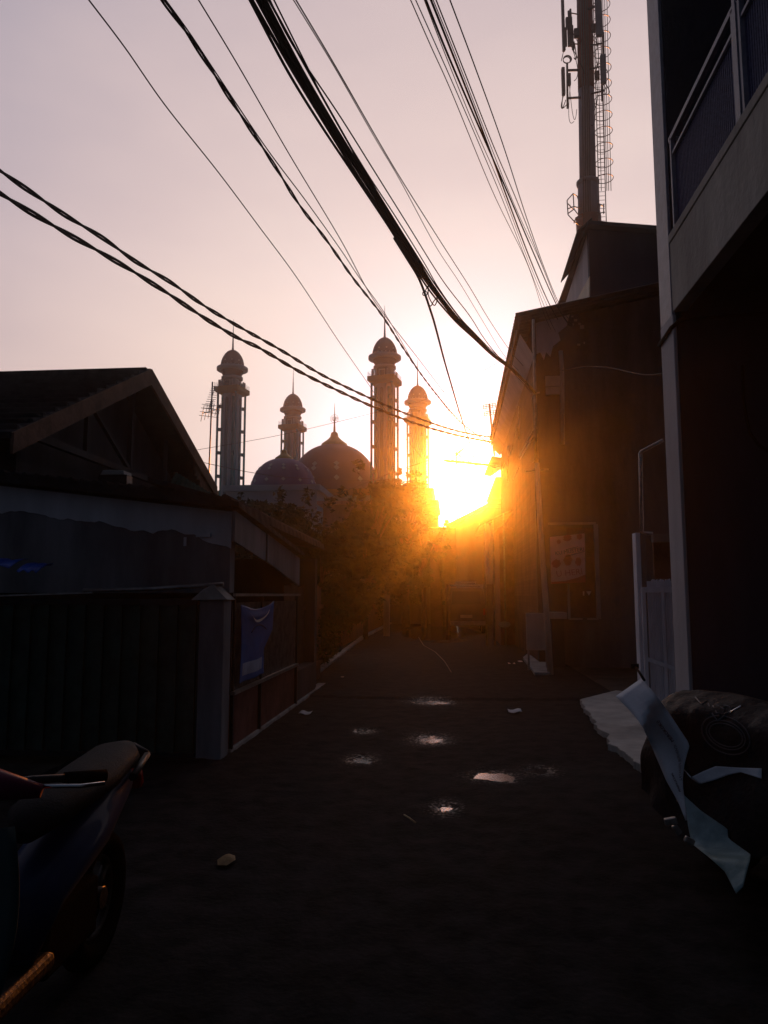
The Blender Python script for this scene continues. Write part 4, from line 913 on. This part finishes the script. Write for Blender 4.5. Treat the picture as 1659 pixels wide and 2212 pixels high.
m_ = MB(); m_.tube([atY(1410, 1153, 9.15), atY(1390, 1152, 9.15), atY(1386.5, 1148, 9.15), atY(1383, 980, 9.15), atY(1385, 976, 9.15), atY(1432, 951, 9.15)], .022, 8); part(m_, 'tube', 'steel', pp)
pp.location = (0, 0, 0)
pp.location = (2.25, 9.2, 0)
for ch in pp.children: pass
# wall between gate and shophouse (dark infill boundary)

# ------------------------------------------------------------------ scooters
def capsule(mb, pts, rs, n=12, flat=1.0): mb.tube(pts, rs, n, flat=flat)
def scooter(root, wheels_only=False, c=('scooter_blue', 'scooter_teal', 'scooter_red')):
    for nm, x in (('front_wheel', .62), ('rear_wheel', -.60)):
        m_ = MB(); m_.torus((x, 0, .28), .225, .055, 'y', 28, 10); w = m_.build(nm, 'rubber', root)
        m_ = MB(); m_.torus((x, 0, .28), .165, .02, 'y', 24, 6)
        for k in range(5): a = 6.283 * k / 5; m_.tube([(x, 0, .28), (x + .165 * math.cos(a), 0, .28 + .165 * math.sin(a))], .018, 5)
        m_.tube([(x, -.05, .28), (x, .05, .28)], .045, 10); m_.build('rim', 'black_metal', w)
    m_ = MB(); m_.tube([(.62, .09, .28), (.50, .09, .62), (.42, .04, .82)], .022, 8); m_.tube([(.62, -.09, .28), (.50, -.09, .62), (.42, -.04, .82)], .022, 8); m_.build('fork', 'steel', root)
    m_ = MB(); m_.obox((-.22, 0, .33), (.42, .20, .22)); m_.tube([(-.30, -.16, .30), (-.75, -.17, .36)], [.045, .06], 12); m_.tube([(-.15, -.12, .28), (-.02, -.14, .24)], .05, 10); m_.build('engine', 'rubber', root, bevel=.02)
    if wheels_only: return
    m_ = MB(); secs = [(-.86, .80, .05, .05), (-.72, .74, .13, .12), (-.4, .62, .17, .16), (-.05, .50, .15, .16), (.12, .36, .13, .10)]
    m_.tube([(x, 0, z) for x, z, w, h in secs], [w * .88 for x, z, w, h in secs], 16, flat=.8); m_.build('rear_body', c[0], root)
    m_ = MB(); m_.tube([(-.90, 0, .86), (-.78, 0, .84), (-.5, 0, .80), (-.1, 0, .77), (.02, 0, .72)], [.05, .12, .14, .12, .05], 16, flat=.5); m_.build('seat', 'seat', root)
    m_ = MB(); m_.tube([(-.98, .08, .80), (-1.02, 0, .83), (-.98, -.08, .80)], .022, 8); m_.tube([(-.98, .08, .80), (-.62, .15, .78)], .018, 6); m_.tube([(-.98, -.08, .80), (-.62, -.15, .78)], .018, 6); m_.build('grab_rail', 'black_metal', root)
    m_ = MB(); m_.obox((-.93, 0, .70), (.06, .16, .09), Matrix.Rotation(R(20), 3, 'Y')); m_.build('tail_light', 'lamp_red', root, bevel=.02)
    m_ = MB(); m_.grid(lambda s, t: (.38 - .16 * math.sin(math.pi * s) * 0 + .10 * (1 - abs(2 * s - 1)) + .10 * (1 - t), (.5 - s) * (.34 + .1 * math.sin(math.pi * t)), .32 + .55 * t), 16, 10); m_.build('leg_shield', c[1], root, solid=.02)
    m_ = MB(); m_.box(-.02, .40, -.13, .13, .27, .33); m_.build('footboard', 'black_metal', root, bevel=.02)
    m_ = MB(); m_.tube([(.34, 0, .84), (.42, 0, .96), (.50, 0, .94), (.54, 0, .86)], [.06, .13, .11, .05], 14, flat=1.0); m_.build('headlight_cowl', c[2], root)
    m_ = MB(); m_.tube([(.36, -.24, .97), (.39, -.10, 1.0), (.40, .10, 1.0), (.36, .24, .97)], [.02, .05, .05, .02], 10); m_.build('handlebar_cover', c[2], root)
    m_ = MB(); m_.obox((.565, 0, .90), (.03, .14, .09)); m_.build('headlight', 'lamp_clear', root, bevel=.02)
    m_ = MB(); m_.tube([(.20, .36, .98), (.34, .20, 1.0), (.38, 0, .98), (.34, -.20, 1.0), (.20, -.36, .98)], .013, 8); h = m_.build('handlebar', 'black_metal', root)
    for s in (-1, 1):
        m_ = MB(); m_.tube([(.28, s * .27, .99), (.19, s * .37, .98)], .02, 10); m_.build('grip', 'rubber', h)
        m_ = MB(); m_.tube([(.36, s * .21, .985), (.31, s * .34, .975), (.27, s * .40, .975)], .007, 6); m_.build('brake_lever', 'chrome', h)
    m_ = MB(); m_.tube([(.62, 0, .53), (.45, 0, .52)], .01, 5); m_.grid(lambda s, t: (.62 + .30 * math.cos(R(30 + 120 * s)), .07 * (2 * t - 1), .28 + .31 * math.sin(R(30 + 120 * s))), 14, 4); m_.build('mudguard', c[0], root, solid=.01)
p_r = atZ(276, 1688, .70); p_f = atZ(-190, 1790, .95); mid = (p_r + p_f) / 2; ang = math.atan2((p_f - p_r).y, (p_f - p_r).x)
sc = thing('parked_scooter', 'blue scooter with magenta front cowl, half lost in the lower left shadow', 'scooter', (mid.x, mid.y, 0), ang)
fx = p_f - p_r
sc.location = (p_r.x + math.cos(ang) * .95, p_r.y + math.sin(ang) * .95, .02)
scooter(sc)
# covered motorbike on the right
cb = thing('covered_motorbike', 'motorbike hidden under black tarp wrapped with printed banner strips', 'motorbike', (0, 0, 0))
AX0 = Vector((1.40, 5.05, 0)); AX1 = Vector((2.35, 3.25, 0)); dirx = (AX1 - AX0).normalized(); sidev = Vector((-dirx.y, dirx.x, 0))
if sidev.x > 0: sidev = -sidev       # towards the alley / camera
def cover(s, t):
    # s along the bike, t across (0 = alley-side hem, 1 = wall-side hem)
    cpos = AX0.lerp(AX1, s)
    top_ = .98 + .04 * math.sin(s * 7) - .16 * max(0, s - .45) - 1.6 * max(0, .07 - s) ** 1.3
    w = .16 + .07 * math.exp(-((s - .12) / .10) ** 2) + .06 * math.sin(s * 5); hem = .30 + .10 * math.sin(s * 9 + 2)
    a = (t - .5) * 2; k_ = abs(a)
    if k_ < .38: off = a / .38 * w; z = top_ - .10 * (k_ / .38) ** 2
    else:
        q_ = (k_ - .38) / .62; off = math.copysign(w + .10 * q_ + .03 * math.sin(13 * s + 4 * q_) * q_, a); z = (top_ - .10) * (1 - q_) + hem * q_
    p = cpos + sidev * (-off) + Vector((0, 0, z)); n_ = noise.noise(p * 5) * .035 + noise.noise(Vector((p.x * 14, p.y * 14, p.z * 4))) * .022
    return tuple(p + sidev * n_ + Vector((0, 0, n_ * .4)))
m_ = MB(); m_.grid(cover, 60, 50); m_.grid(lambda s, t: tuple(Vector(cover(0, t)).lerp(AX0 + Vector((0, 0, .35)) - dirx * .05, s)), 4, 50); m_.grid(lambda s, t: tuple(Vector(cover(1, t)).lerp(AX1 + Vector((0, 0, .35)) + dirx * .05, s)), 4, 50)
bv = BVHTree.FromPolygons([Vector(v) for v in m_.v], m_.f)
tarp = m_.build('tarp', 'tarp', cb)
def drape(u, v, depth, off=.018):
    d = ray(u, v).normalized(); o = Vector((0, 0, EYE)); h = bv.ray_cast(o, d)
    if h[0] is not None: return h[0] - d * off
    return atY(u, v, depth)
def strip(L1, L2, depth, nm, mm, parent, n=24, off=.018):
    """cloth strip between two pixel polylines, laid on the tarp"""
    def samp(L, t):
        x = t * (len(L) - 1); i = min(int(x), len(L) - 2); f = x - i; return (L[i][0] * (1 - f) + L[i + 1][0] * f, L[i][1] * (1 - f) + L[i + 1][1] * f)
    m_ = MB(); k = 6; vs = []
    for j in range(n + 1):
        t = j / n; a = samp(L1, t); b = samp(L2, t); dd = depth[0] + (depth[1] - depth[0]) * t
        for i in range(k + 1):
            s = i / k; vs.append(drape(a[0] * (1 - s) + b[0] * s, a[1] * (1 - s) + b[1] * s, dd, off))
    # smooth to a taut strip
    for _ in range(6):
        v2 = list(vs)
        for j in range(1, n):
            for i in range(k + 1):
                q = (vs[(j - 1) * (k + 1) + i] + vs[(j + 1) * (k + 1) + i]) / 2
                d = (vs[j * (k + 1) + i] - Vector((0, 0, EYE))); dn = d.normalized(); dq = (q - Vector((0, 0, EYE))).length
                v2[j * (k + 1) + i] = Vector((0, 0, EYE)) + dn * min(d.length, (d.length + dq) / 2)
        vs = v2
    m_.add(vs, [(j * (k + 1) + i, j * (k + 1) + i + 1, (j + 1) * (k + 1) + i + 1, (j + 1) * (k + 1) + i) for j in range(n) for i in range(k)], True)
    o = m_.build(nm, mm, parent, solid=.003); return o, vs, k, n
st, vs_, kk, nn = strip([(1330, 1504), (1360, 1535), (1386, 1566), (1406, 1608), (1424, 1650), (1440, 1688), (1466, 1734), (1481, 1772)],
      [(1385, 1466), (1408, 1490), (1440, 1532), (1468, 1575), (1490, 1608), (1478, 1652), (1474, 1690), (1484, 1772)], (4.75, 4.0), 'banner_strip', 'vinyl', cb)
def on_strip(t, s):
    j = t * nn; j0 = min(int(j), nn - 1); f = j - j0; i = s * kk; i0 = min(int(i), kk - 1); g_ = i - i0
    P = lambda a, b: vs_[a * (kk + 1) + b]
    return (P(j0, i0) * (1 - g_) + P(j0, i0 + 1) * g_) * (1 - f) + (P(j0 + 1, i0) * (1 - g_) + P(j0 + 1, i0 + 1) * g_) * f
def strip_text(s_txt, t0, t1, s0, s1, size, m):
    a, b = on_strip(t0, s0), on_strip(t1, s1); xd = (b - a); toc = (Vector((0, 0, EYE)) - a).normalized(); yd = toc.cross(xd)
    # letters laid one word at a time so the line follows the cloth
    words = s_txt.split(' '); tot = len(s_txt); pos = 0
    for w_ in words:
        f0 = pos / tot; f1 = (pos + len(w_)) / tot
        p0, p1 = on_strip(t0 + (t1 - t0) * f0, s0 + (s1 - s0) * f0), on_strip(t0 + (t1 - t0) * f1, s0 + (s1 - s0) * f1)
        x_ = p1 - p0; y_ = toc.cross(x_)
        sz = x_.length / (len(w_) * .62)
        text_mesh('lettering', w_, p0 + toc * .02, x_, y_, min(sz, size), m, cb, .003); pos += len(w_) + 1
strip_text('LAYANAN BERHENTI MEROKOK (0800-177-6565)', .82, .04, .86, .42, .085, 'print_dark')
strip_text('PERINGATAN.', .86, .68, .62, .35, .085, 'print_dark')
strip([(1478, 1718), (1486, 1781), (1494, 1822), (1530, 1850), (1566, 1883), (1590, 1930)], [(1482, 1722), (1515, 1752), (1571, 1790), (1573, 1811), (1623, 1847), (1605, 1915)], (3.9, 3.35), 'lower_strip', 'vinyl_green', cb)
strip([(1476, 1660), (1491, 1680), (1519, 1666), (1546, 1655), (1590, 1658), (1645, 1660)], [(1478, 1664), (1511, 1694), (1540, 1686), (1574, 1674), (1600, 1668), (1645, 1682)], (4.2, 3.4), 'side_ribbon', 'vinyl', cb, n=20)
strip([(1452, 1684), (1456, 1705), (1462, 1732)], [(1464, 1688), (1476, 1710), (1478, 1726)], (4.1, 4.0), 'paper_scrap', 'straw', cb, n=6, off=.01)
m_ = MB()
for rx, ry in ((42, 30), (52, 40), (36, 24)):
    m_.tube([drape(1568 + rx * math.cos(a), 1588 + ry * math.sin(a) + .25 * rx * math.cos(a), 3.7, .004) for a in [6.283 * k / 40 for k in range(41)]], .004, 4)
for L_ in (((1502, 1502), (1516, 1518), (1528, 1510)), ((1530, 1516), (1540, 1540), (1550, 1553), (1562, 1545), (1580, 1530)), ((1540, 1520), (1548, 1536), (1560, 1538), (1565, 1528), (1548, 1519)), ((1580, 1530), (1575, 1522), (1562, 1520))):
    m_.tube([drape(u, v + 4, 3.9, .004) for u, v in L_], .005, 4)
m_.build('logo_print', 'print_grey', cb)
ang2 = math.atan2(-dirx.y, -dirx.x)
W = bpy.data.objects.new('chassis', None)
# wheels and engine of the covered bike, built in place
mm_ = Matrix.Translation((AX0 + AX1) / 2) @ Matrix.Rotation(ang2, 4, 'Z')
before = set(col.objects)
tmp = bpy.data.objects.new('tmp', None); col.objects.link(tmp)
scooter(tmp, True)
for o in list(tmp.children):
    o.data.transform(mm_); o.parent = cb
    for c2 in o.children: c2.data.transform(mm_)
bpy.data.objects.remove(tmp)
m_ = MB(); bpos = drape(1455, 1810, 4.0); 
for (u, v, w) in ((1449, 1774, .06), (1462, 1792, .05), (1489, 1816, .05)):
    p = atY(u, v, 4.0); m_.obox(p, (w, .03, w * .6), Matrix.Rotation(R(rng.uniform(-60, 60)), 3, 'Y'))
m_.build('engine_fins', 'steel', cb, bevel=.006)
m_ = MB(); m_.tube([drape(1392, 1470, 4.8), atY(1381, 1452, 4.85), atY(1372, 1440, 4.9)], [.009, .008, .008], 6); m_.obox(atY(1371, 1439, 4.9), (.05, .015, .03)); m_.build('brake_lever', 'black_metal', cb)
m_ = MB(); m_.tube([drape(1556, 1545, 4.2), atY(1580, 1538, 4.1), atY(1602, 1525, 4.05)], .006, 6); m_.build('strap_end', 'chrome', cb)
# small litter
def small(name, label, cat, mb, m): tag(mb.build(name, m), label, cat)
p = atZ(489, 1864, .03); m_ = MB(); m_.grid(lambda s, t: (p.x + (s - .5) * .11 * (1 - .5 * abs(2 * t - 1)), p.y + (t - .5) * .16, .045 + .03 * math.sin(3 * s) * math.sin(3 * t)), 8, 8); small('dry_leaf', 'curled brown leaf on the dark asphalt, lower left', 'leaf', m_, 'dry_leaf')
a, b = atZ(873, 1760, .035), atZ(897, 1777, .035); m_ = MB(); m_.tube([a, (a + b) / 2 + Vector((0, 0, .004)), b], .006, 5); small('straw_stick', 'thin pale straw lying in the middle of the road', 'straw', m_, 'straw')
cr_ = MB(); cr_.tube([atZ(u, v, .052 + .002) for u, v in ((904, 1376), (915, 1394), (940, 1408), (960, 1428), (975, 1452))], .010, 4, flat=.4); tag(cr_.build('road_seam', 'concrete'), 'thin pale seam curving over the asphalt', None, kind='structure')
for (u, v, s) in ((1120, 1430, 1), (1105, 1434, .7), (1112, 1536, .8), (720, 1466, 1.6), (660, 1540, .7)):
    p = atZ(u, v, .05); m_ = MB(); m_.grid(lambda a_, b_: (p.x + (a_ - .5) * .22 * s, p.y + (b_ - .5) * .25 * s, p.z + .012 * math.sin(6 * a_ + v) + .01 * b_), 5, 5)
    tag(m_.build('litter_scrap', 'pale_plaster' if v != 1466 else 'concrete', solid=.003), 'flat scrap of litter on the far asphalt', 'litter', 'litter scraps')

# ------------------------------------------------------------------ overhead wires
def catmull(P, n=10):
    out = []
    for i in range(len(P) - 1):
        p0 = P[max(i - 1, 0)]; p1 = P[i]; p2 = P[i + 1]; p3 = P[min(i + 2, len(P) - 1)]
        for k in range(n):
            t = k / n; out.append(tuple(.5 * ((2 * p1[c]) + (-p0[c] + p2[c]) * t + (2 * p0[c] - 5 * p1[c] + 4 * p2[c] - p3[c]) * t * t + (-p0[c] + 3 * p1[c] - 3 * p2[c] + p3[c]) * t ** 3) for c in (0, 1)))
    out.append(P[-1]); return out
def wire_path(P, Yn, Yf, ext=260, n=10):
    """P from the near (top of frame) end to the far end; 1/Y runs linearly along the trace"""
    q = catmull(P, n)
    L = [0]
    for a, b in zip(q, q[1:]): L.append(L[-1] + math.dist(a, b))
    T = L[-1]; out = []
    if ext:
        d0 = (q[0][0] - q[3][0], q[0][1] - q[3][1]); m = math.hypot(*d0)
        e = [(q[0][0] + d0[0] / m * ext * f, q[0][1] + d0[1] / m * ext * f, -ext * f / T) for f in (1, .66, .33)]
        for u, v, t in e: out.append(atY(u, v, 1 / (1 / Yn + (1 / Yf - 1 / Yn) * t)))
    for (u, v), l in zip(q, L): out.append(atY(u, v, 1 / (1 / Yn + (1 / Yf - 1 / Yn) * l / T)))
    return out
def wire(label, P, Yn, Yf, r, m='cable', ext=260, name='overhead_wire', cat='wire', group='wires crossing the sky'):
    pts = wire_path(P, Yn, Yf, ext); b = MB(); b.tube(pts, r, 6); return tag(b.build(name, m), label, cat, group)
def resample(pts, step):
    out = [pts[0]]; acc = 0
    for a, b in zip(pts, pts[1:]):
        d = (b - a).length; n = max(1, int(d / step))
        for k in range(1, n + 1): out.append(a.lerp(b, k / n))
    return out
def twisted(label, P, Yn, Yf, r, pitch, m='cable', ext=260, loose=1.0, strands=2):
    pts = resample(wire_path(P, Yn, Yf, ext), pitch / 14); root = thing('twisted_cable', label, 'cable', (0, 0, 0), 0, 'twisted service cables')
    root.location = pts[len(pts) // 2]
    for k in range(strands):
        acc = 0; q = []; ph = 2 * math.pi * k / strands
        for i, p in enumerate(pts):
            if i: acc += (p - pts[i - 1]).length
            d = (pts[min(i + 1, len(pts) - 1)] - pts[max(i - 1, 0)]).normalized(); x = d.cross(Vector((0, 0, 1))).normalized(); y = d.cross(x)
            a = 2 * math.pi * acc / pitch + ph + .7 * math.sin(acc * .9); q.append(p + (x * math.cos(a) + y * math.sin(a)) * r * loose)
        b = MB(); b.tube(q, r, 5); part(b, 'strand', m, root)
    return root
wire('thin wire from the top left corner down to the big minaret', [(192, 0), (270, 103), (355, 225), (470, 370), (560, 490), (640, 598), (727, 730), (798, 833), (835, 890), (880, 952), (930, 1010)], 5.0, 34, .0065)
twisted('loose twisted cable descending left of the thick bundle', [(352, 0), (400, 66), (440, 125), (506, 227), (587, 348), (645, 440), (704, 517), (763, 601), (821, 675), (860, 735), (898, 792), (942, 851), (994, 911), (1046, 950), (1075, 965)], 4.6, 30, .0095, .95)
wire('smooth wire hugging the loose twisted cable', [(358, 0), (410, 72), (469, 161), (572, 315), (660, 433), (733, 535), (777, 601), (833, 680), (898, 790), (950, 862), (1000, 925), (1050, 965)], 4.6, 30, .006)
wire('straight wire right of the twisted cable, ending by the sun', [(429, 0), (513, 139), (623, 330), (733, 513), (792, 623), (833, 684), (907, 779), (994, 894), (1063, 985), (1080, 1002)], 5.0, 30, .0062)
wire('wire closest right of the thick bundle', [(583, 0), (631, 95), (733, 249), (807, 367), (880, 484), (953, 601), (1013, 680), (1041, 724), (1068, 760), (1110, 806), (1150, 850)], 4.6, 16.5, .007)
wire('left one of the two wires parting right of the bundle', [(634, 0), (719, 139), (807, 293), (865, 391), (939, 528), (991, 608), (1037, 684), (1085, 762), (1120, 800)], 5.0, 17, .0045)
wire('right one of the two wires parting right of the bundle', [(637, -4), (721, 137), (810, 292), (867, 388), (946, 513), (1012, 616), (1055, 688), (1100, 755), (1130, 790)], 5.0, 17, .006)
# thick bundle
bund = thing('cable_bundle', 'thick black bundle of telecom cables sweeping down the middle of the sky', 'cable bundle', (0, 3, 5))
center = [(563, 0), (638, 140), (704, 255), (777, 374), (843, 477), (902, 570), (939, 627), (985, 686), (1025, 727), (1065, 766), (1105, 797), (1141, 832), (1157, 850)]
offs = [(-22, .011), (-15, .012), (-8, .012), (-1, .013), (6, .012), (12, .010), (19, .009), (24, .006)]
bund.location = atY(777, 374, 6)
for i, (o_, r_) in enumerate(offs):
    P = []
    for k, (u, v) in enumerate(center):
        a = center[max(k - 1, 0)]; b = center[min(k + 1, len(center) - 1)]; dx, dy = b[0] - a[0], b[1] - a[1]; m = math.hypot(dx, dy); t = k / (len(center) - 1)
        w = o_ * (1 - t) ** 1.35 * (.92 + .16 * math.sin(k * 1.3 + i * 2)) + (.6 * math.sin(i * 2.1) * 2.0) * min(1, 3 * t)
        P.append((u - dy / m * -w, v + dx / m * -w))
    mb = MB(); mb.tube(wire_path(P, 4.4, 14.8), r_, 7); part(mb, 'strand', 'cable', bund)
mb = MB()
for L_ in (((917, 632), (926, 616), (938, 618), (946, 636), (936, 652), (930, 661), (922, 650), (918, 638)), ((925, 618), (926, 640), (938, 660), (945, 645), (944, 630)), ((900, 598), (915, 601), (928, 608))): mb.tube([atY(u, v, 7.6) for u, v in catmull(list(L_), 5)], .006, 5)
mb.torus(atY(918, 634, 7.6), .025, .006, 'y', 14, 5); part(mb, 'hanging_loop', 'cable', bund)
wire('heavy branch wire dropping from the bundle loop toward the sun', [(852, 515), (880, 560), (903, 598), (917, 632), (928, 665), (939, 700), (959, 776), (977, 838), (993, 892), (1013, 952), (1026, 996)], 6.7, 27, .0145, ext=0, name='branch_wire')
RW = [([(887, 0), (930, 98), (975, 198), (1063, 411), (1137, 565), (1173, 672), (1190, 712)], .0045, 'outermost left wire of the right hand cluster'),
      ([(898, 0), (983, 191), (1071, 396), (1130, 545), (1181, 675), (1200, 716)], .0045, 'second wire from the left in the right hand cluster'),
      ([(920, 0), (961, 103), (1027, 257), (1085, 389), (1151, 543), (1203, 660), (1232, 705)], .0095, 'thickest wire of the right hand cluster, crossing its twin'),
      ([(931, 0), (975, 110), (1041, 279), (1100, 440), (1144, 557), (1181, 645), (1205, 690)], .0095, 'heavy wire crossing the thickest one near the roof'),
      ([(942, 0), (997, 139), (1063, 308), (1122, 447), (1203, 653), (1230, 700)], .0055, 'medium wire right of the heavy pair in the right hand cluster'),
      ([(972, 0), (1027, 147), (1085, 308), (1137, 469), (1180, 590), (1210, 660), (1240, 706)], .0055, 'outermost right wire of the right hand cluster'),
      ([(915, -4), (958, 108), (1020, 262), (1080, 400), (1140, 560), (1185, 668), (1196, 690)], .004, 'faint wire just left of the thickest one, meeting the old roof'),
      ([(935, -2), (985, 122), (1050, 290), (1110, 440), (1165, 560), (1208, 662), (1244, 700)], .004, 'faint wire between the heavy pair and the medium wire')]
for P, r_, lab in RW: wire(lab, P, 5.2, 16.8, r_)
twisted('upper of two twisted cables entering from the left edge', [(0, 369), (70, 417), (147, 469), (220, 513), (293, 565), (367, 609), (440, 660), (513, 704), (604, 755), (690, 807), (764, 844), (855, 885), (950, 920), (1010, 936), (1066, 945)], 7.5, 28, .017, 1.15, m='cable')
twisted('lower of two twisted cables entering from the left edge', [(0, 418), (70, 461), (147, 506), (220, 547), (293, 590), (367, 637), (440, 686), (513, 730), (560, 752), (647, 803), (734, 846), (820, 885), (907, 918), (994, 942), (1068, 956)], 7.5, 28, .019, 1.25, m='cable')
wire('faint wire rising from the left gable past the domes', [(425, 972), (604, 940), (799, 894), (929, 859), (1080, 781), (1120, 757)], 15, 22, .005, 'cable_grey', 0)
wire('faint low wire crossing in front of both domes', [(435, 998), (539, 1020), (647, 1033), (820, 1037), (950, 1015), (1070, 962)], 16, 28, .007, 'cable_grey', 0)
wire('faint wire climbing between the right minarets to the eave', [(700, 1080), (855, 1018), (1011, 968), (1070, 945)], 24, 28, .010, 'cable_grey', 0)
wire('faint wire under the street lamp arm', [(850, 1045), (940, 1012), (1005, 995), (1060, 962)], 30, 29, .010, 'cable_grey', 0)
wire('short diagonal wire from the skewed antenna to the eave', [(980, 977), (1010, 995), (1052, 1018)], 30, 29, .022, 'cable_grey', 0)
wire('slack wire drooping across the tall block to the near column', [(1214, 800), (1270, 792), (1320, 795), (1370, 806), (1400, 810), (1432, 807)], 16.6, 7.0, .007, 'cable', 0)

# ------------------------------------------------------------------ sun, sky, haze
SUN_EL, SUN_AZ = R(7.99), R(1.14)        # azimuth measured from +Y towards +X
sund = Vector((math.sin(SUN_AZ) * math.cos(SUN_EL), math.cos(SUN_AZ) * math.cos(SUN_EL), math.sin(SUN_EL)))
sl = bpy.data.lights.new('sun', 'SUN'); so = bpy.data.objects.new('sun', sl); col.objects.link(so)
sl.energy = 5.0; sl.angle = R(.5); sl.color = (1.0, .26, .02)
so.rotation_euler = (-sund).to_track_quat('-Z', 'Y').to_euler()
w = bpy.data.worlds.new('World'); scene.world = w; w.use_nodes = True
nt = w.node_tree; N = nt.nodes; L = nt.links
bg = N['Background']; tc = N.new('ShaderNodeTexCoord')
dt = N.new('ShaderNodeVectorMath'); dt.operation = 'DOT_PRODUCT'; dt.inputs[1].default_value = sund
nm = N.new('ShaderNodeVectorMath'); nm.operation = 'NORMALIZE'; L.new(tc.outputs['Generated'], nm.inputs[0]); L.new(nm.outputs[0], dt.inputs[0])
ac_ = N.new('ShaderNodeMath'); ac_.operation = 'ARCCOSINE'; cl = N.new('ShaderNodeClamp'); cl.inputs['Min'].default_value = -1; L.new(dt.outputs['Value'], cl.inputs['Value']); L.new(cl.outputs[0], ac_.inputs[0])
mr = N.new('ShaderNodeMath'); mr.operation = 'DIVIDE'; mr.inputs[1].default_value = math.pi; L.new(ac_.outputs[0], mr.inputs[0])
# faint high cloud perturbs the gradient
cn = N.new('ShaderNodeTexNoise'); cn.inputs['Scale'].default_value = 2.2; cn.inputs['Detail'].default_value = 4; mpn = N.new('ShaderNodeMapping'); mpn.inputs['Scale'].default_value = (1, 1, 2.5); L.new(nm.outputs[0], mpn.inputs[0]); L.new(mpn.outputs[0], cn.inputs['Vector'])
cm = N.new('ShaderNodeMath'); cm.operation = 'MULTIPLY_ADD'; cm.inputs[1].default_value = .11; cm.inputs[2].default_value = -.055; L.new(cn.outputs['Fac'], cm.inputs[0])
ad = N.new('ShaderNodeMath'); L.new(mr.outputs[0], ad.inputs[0]); L.new(cm.outputs[0], ad.inputs[1])
rp = N.new('ShaderNodeValToRGB'); cr = rp.color_ramp; cr.interpolation = 'B_SPLINE'
stops = [(0, (1, .90, .72)), (8 / 180, (1, .86, .70)), (20 / 180, (.89, .72, .675)), (35 / 180, (.62, .49, .50)), (50 / 180, (.33, .32, .41)), (62 / 180, (.10, .10, .135)), (90 / 180, (.020, .028, .046)), (1, (.022, .034, .058))]
cr.elements[0].position = 0; cr.elements[0].color = stops[0][1] + (1,); cr.elements[1].position = 1; cr.elements[1].color = stops[-1][1] + (1,)
for p, c in stops[1:-1]: e = cr.elements.new(p); e.color = c + (1,)
L.new(ad.outputs[0], rp.inputs['Fac'])
# warm band near the horizon
sx = N.new('ShaderNodeSeparateXYZ'); L.new(nm.outputs[0], sx.inputs[0])
hz = N.new('ShaderNodeMapRange'); hz.inputs[1].default_value = .0; hz.inputs[2].default_value = .42; hz.inputs[3].default_value = 1; hz.inputs[4].default_value = 0; L.new(sx.outputs['Z'], hz.inputs[0])
mh = N.new('ShaderNodeMix'); mh.data_type = 'RGBA'; mh.blend_type = 'MULTIPLY'; mh.inputs[7].default_value = (1.0, .95, .86, 1); L.new(hz.outputs[0], mh.inputs[0]); L.new(rp.outputs['Color'], mh.inputs[6])
# bright aureole
pw = N.new('ShaderNodeMath'); pw.operation = 'POWER'; pw.inputs[1].default_value = 700; mxd = N.new('ShaderNodeMath'); mxd.operation = 'MAXIMUM'; mxd.inputs[1].default_value = 0; L.new(cl.outputs[0], mxd.inputs[0]); L.new(mxd.outputs[0], pw.inputs[0])
au = N.new('ShaderNodeVectorMath'); au.operation = 'SCALE'; au.inputs[0].default_value = (7, 6.3, 5.2); L.new(pw.outputs[0], au.inputs['Scale'])
sky = N.new('ShaderNodeTexSky'); sky.sky_type = 'NISHITA'; sky.sun_disc = False; sky.sun_elevation = SUN_EL; sky.sun_rotation = SUN_AZ; sky.dust_density = 3
sk = N.new('ShaderNodeVectorMath'); sk.operation = 'SCALE'; sk.inputs['Scale'].default_value = .0015; L.new(sky.outputs[0], sk.inputs[0])
pw2 = N.new('ShaderNodeMath'); pw2.operation = 'POWER'; pw2.inputs[1].default_value = 55; L.new(mxd.outputs[0], pw2.inputs[0])
au2 = N.new('ShaderNodeVectorMath'); au2.operation = 'SCALE'; au2.inputs[0].default_value = (.10, .52, 1.25); L.new(pw2.outputs[0], au2.inputs['Scale'])
au3 = N.new('ShaderNodeVectorMath'); L.new(au.outputs[0], au3.inputs[0]); L.new(au2.outputs[0], au3.inputs[1]); au = au3
a1 = N.new('ShaderNodeVectorMath'); L.new(mh.outputs[2], a1.inputs[0]); L.new(au.outputs[0], a1.inputs[1])
a2 = N.new('ShaderNodeVectorMath'); L.new(a1.outputs[0], a2.inputs[0]); L.new(sk.outputs[0], a2.inputs[1])
L.new(a2.outputs[0], bg.inputs['Color']); bg.inputs['Strength'].default_value = 1.0

hb = MB(); hb.box(-100, 100, -40, 135, -1.5, 50)
hm = bpy.data.materials.new('haze_air'); hm.use_nodes = True; hn = hm.node_tree; hn.nodes.remove(hn.nodes['Principled BSDF'])
pv = hn.nodes.new('ShaderNodeVolumePrincipled'); pv.inputs['Density'].default_value = .00145; pv.inputs['Anisotropy'].default_value = .963; pv.inputs['Color'].default_value = (.99, .98, .97, 1)  # forward scattering stands in for the lens glare around the sun
hn.links.new(pv.outputs[0], hn.nodes['Material Output'].inputs['Volume'])
ho = hb.build('haze', hm); tag(ho, 'pale evening haze over the whole street, shaped to glow around the sun', None, kind='stuff')

scene.view_settings.view_transform = 'Standard'; scene.view_settings.look = 'None'; scene.view_settings.exposure = 0; scene.view_settings.gamma = 1
scene.render.engine = 'CYCLES'
cy = scene.cycles
cy.use_denoising = True
try: cy.denoiser = 'OPENIMAGEDENOISE'
except Exception: pass
cy.max_bounces = 5; cy.diffuse_bounces = 3; cy.glossy_bounces = 3; cy.transmission_bounces = 3; cy.volume_bounces = 0; cy.transparent_max_bounces = 8
cy.sample_clamp_indirect = 4
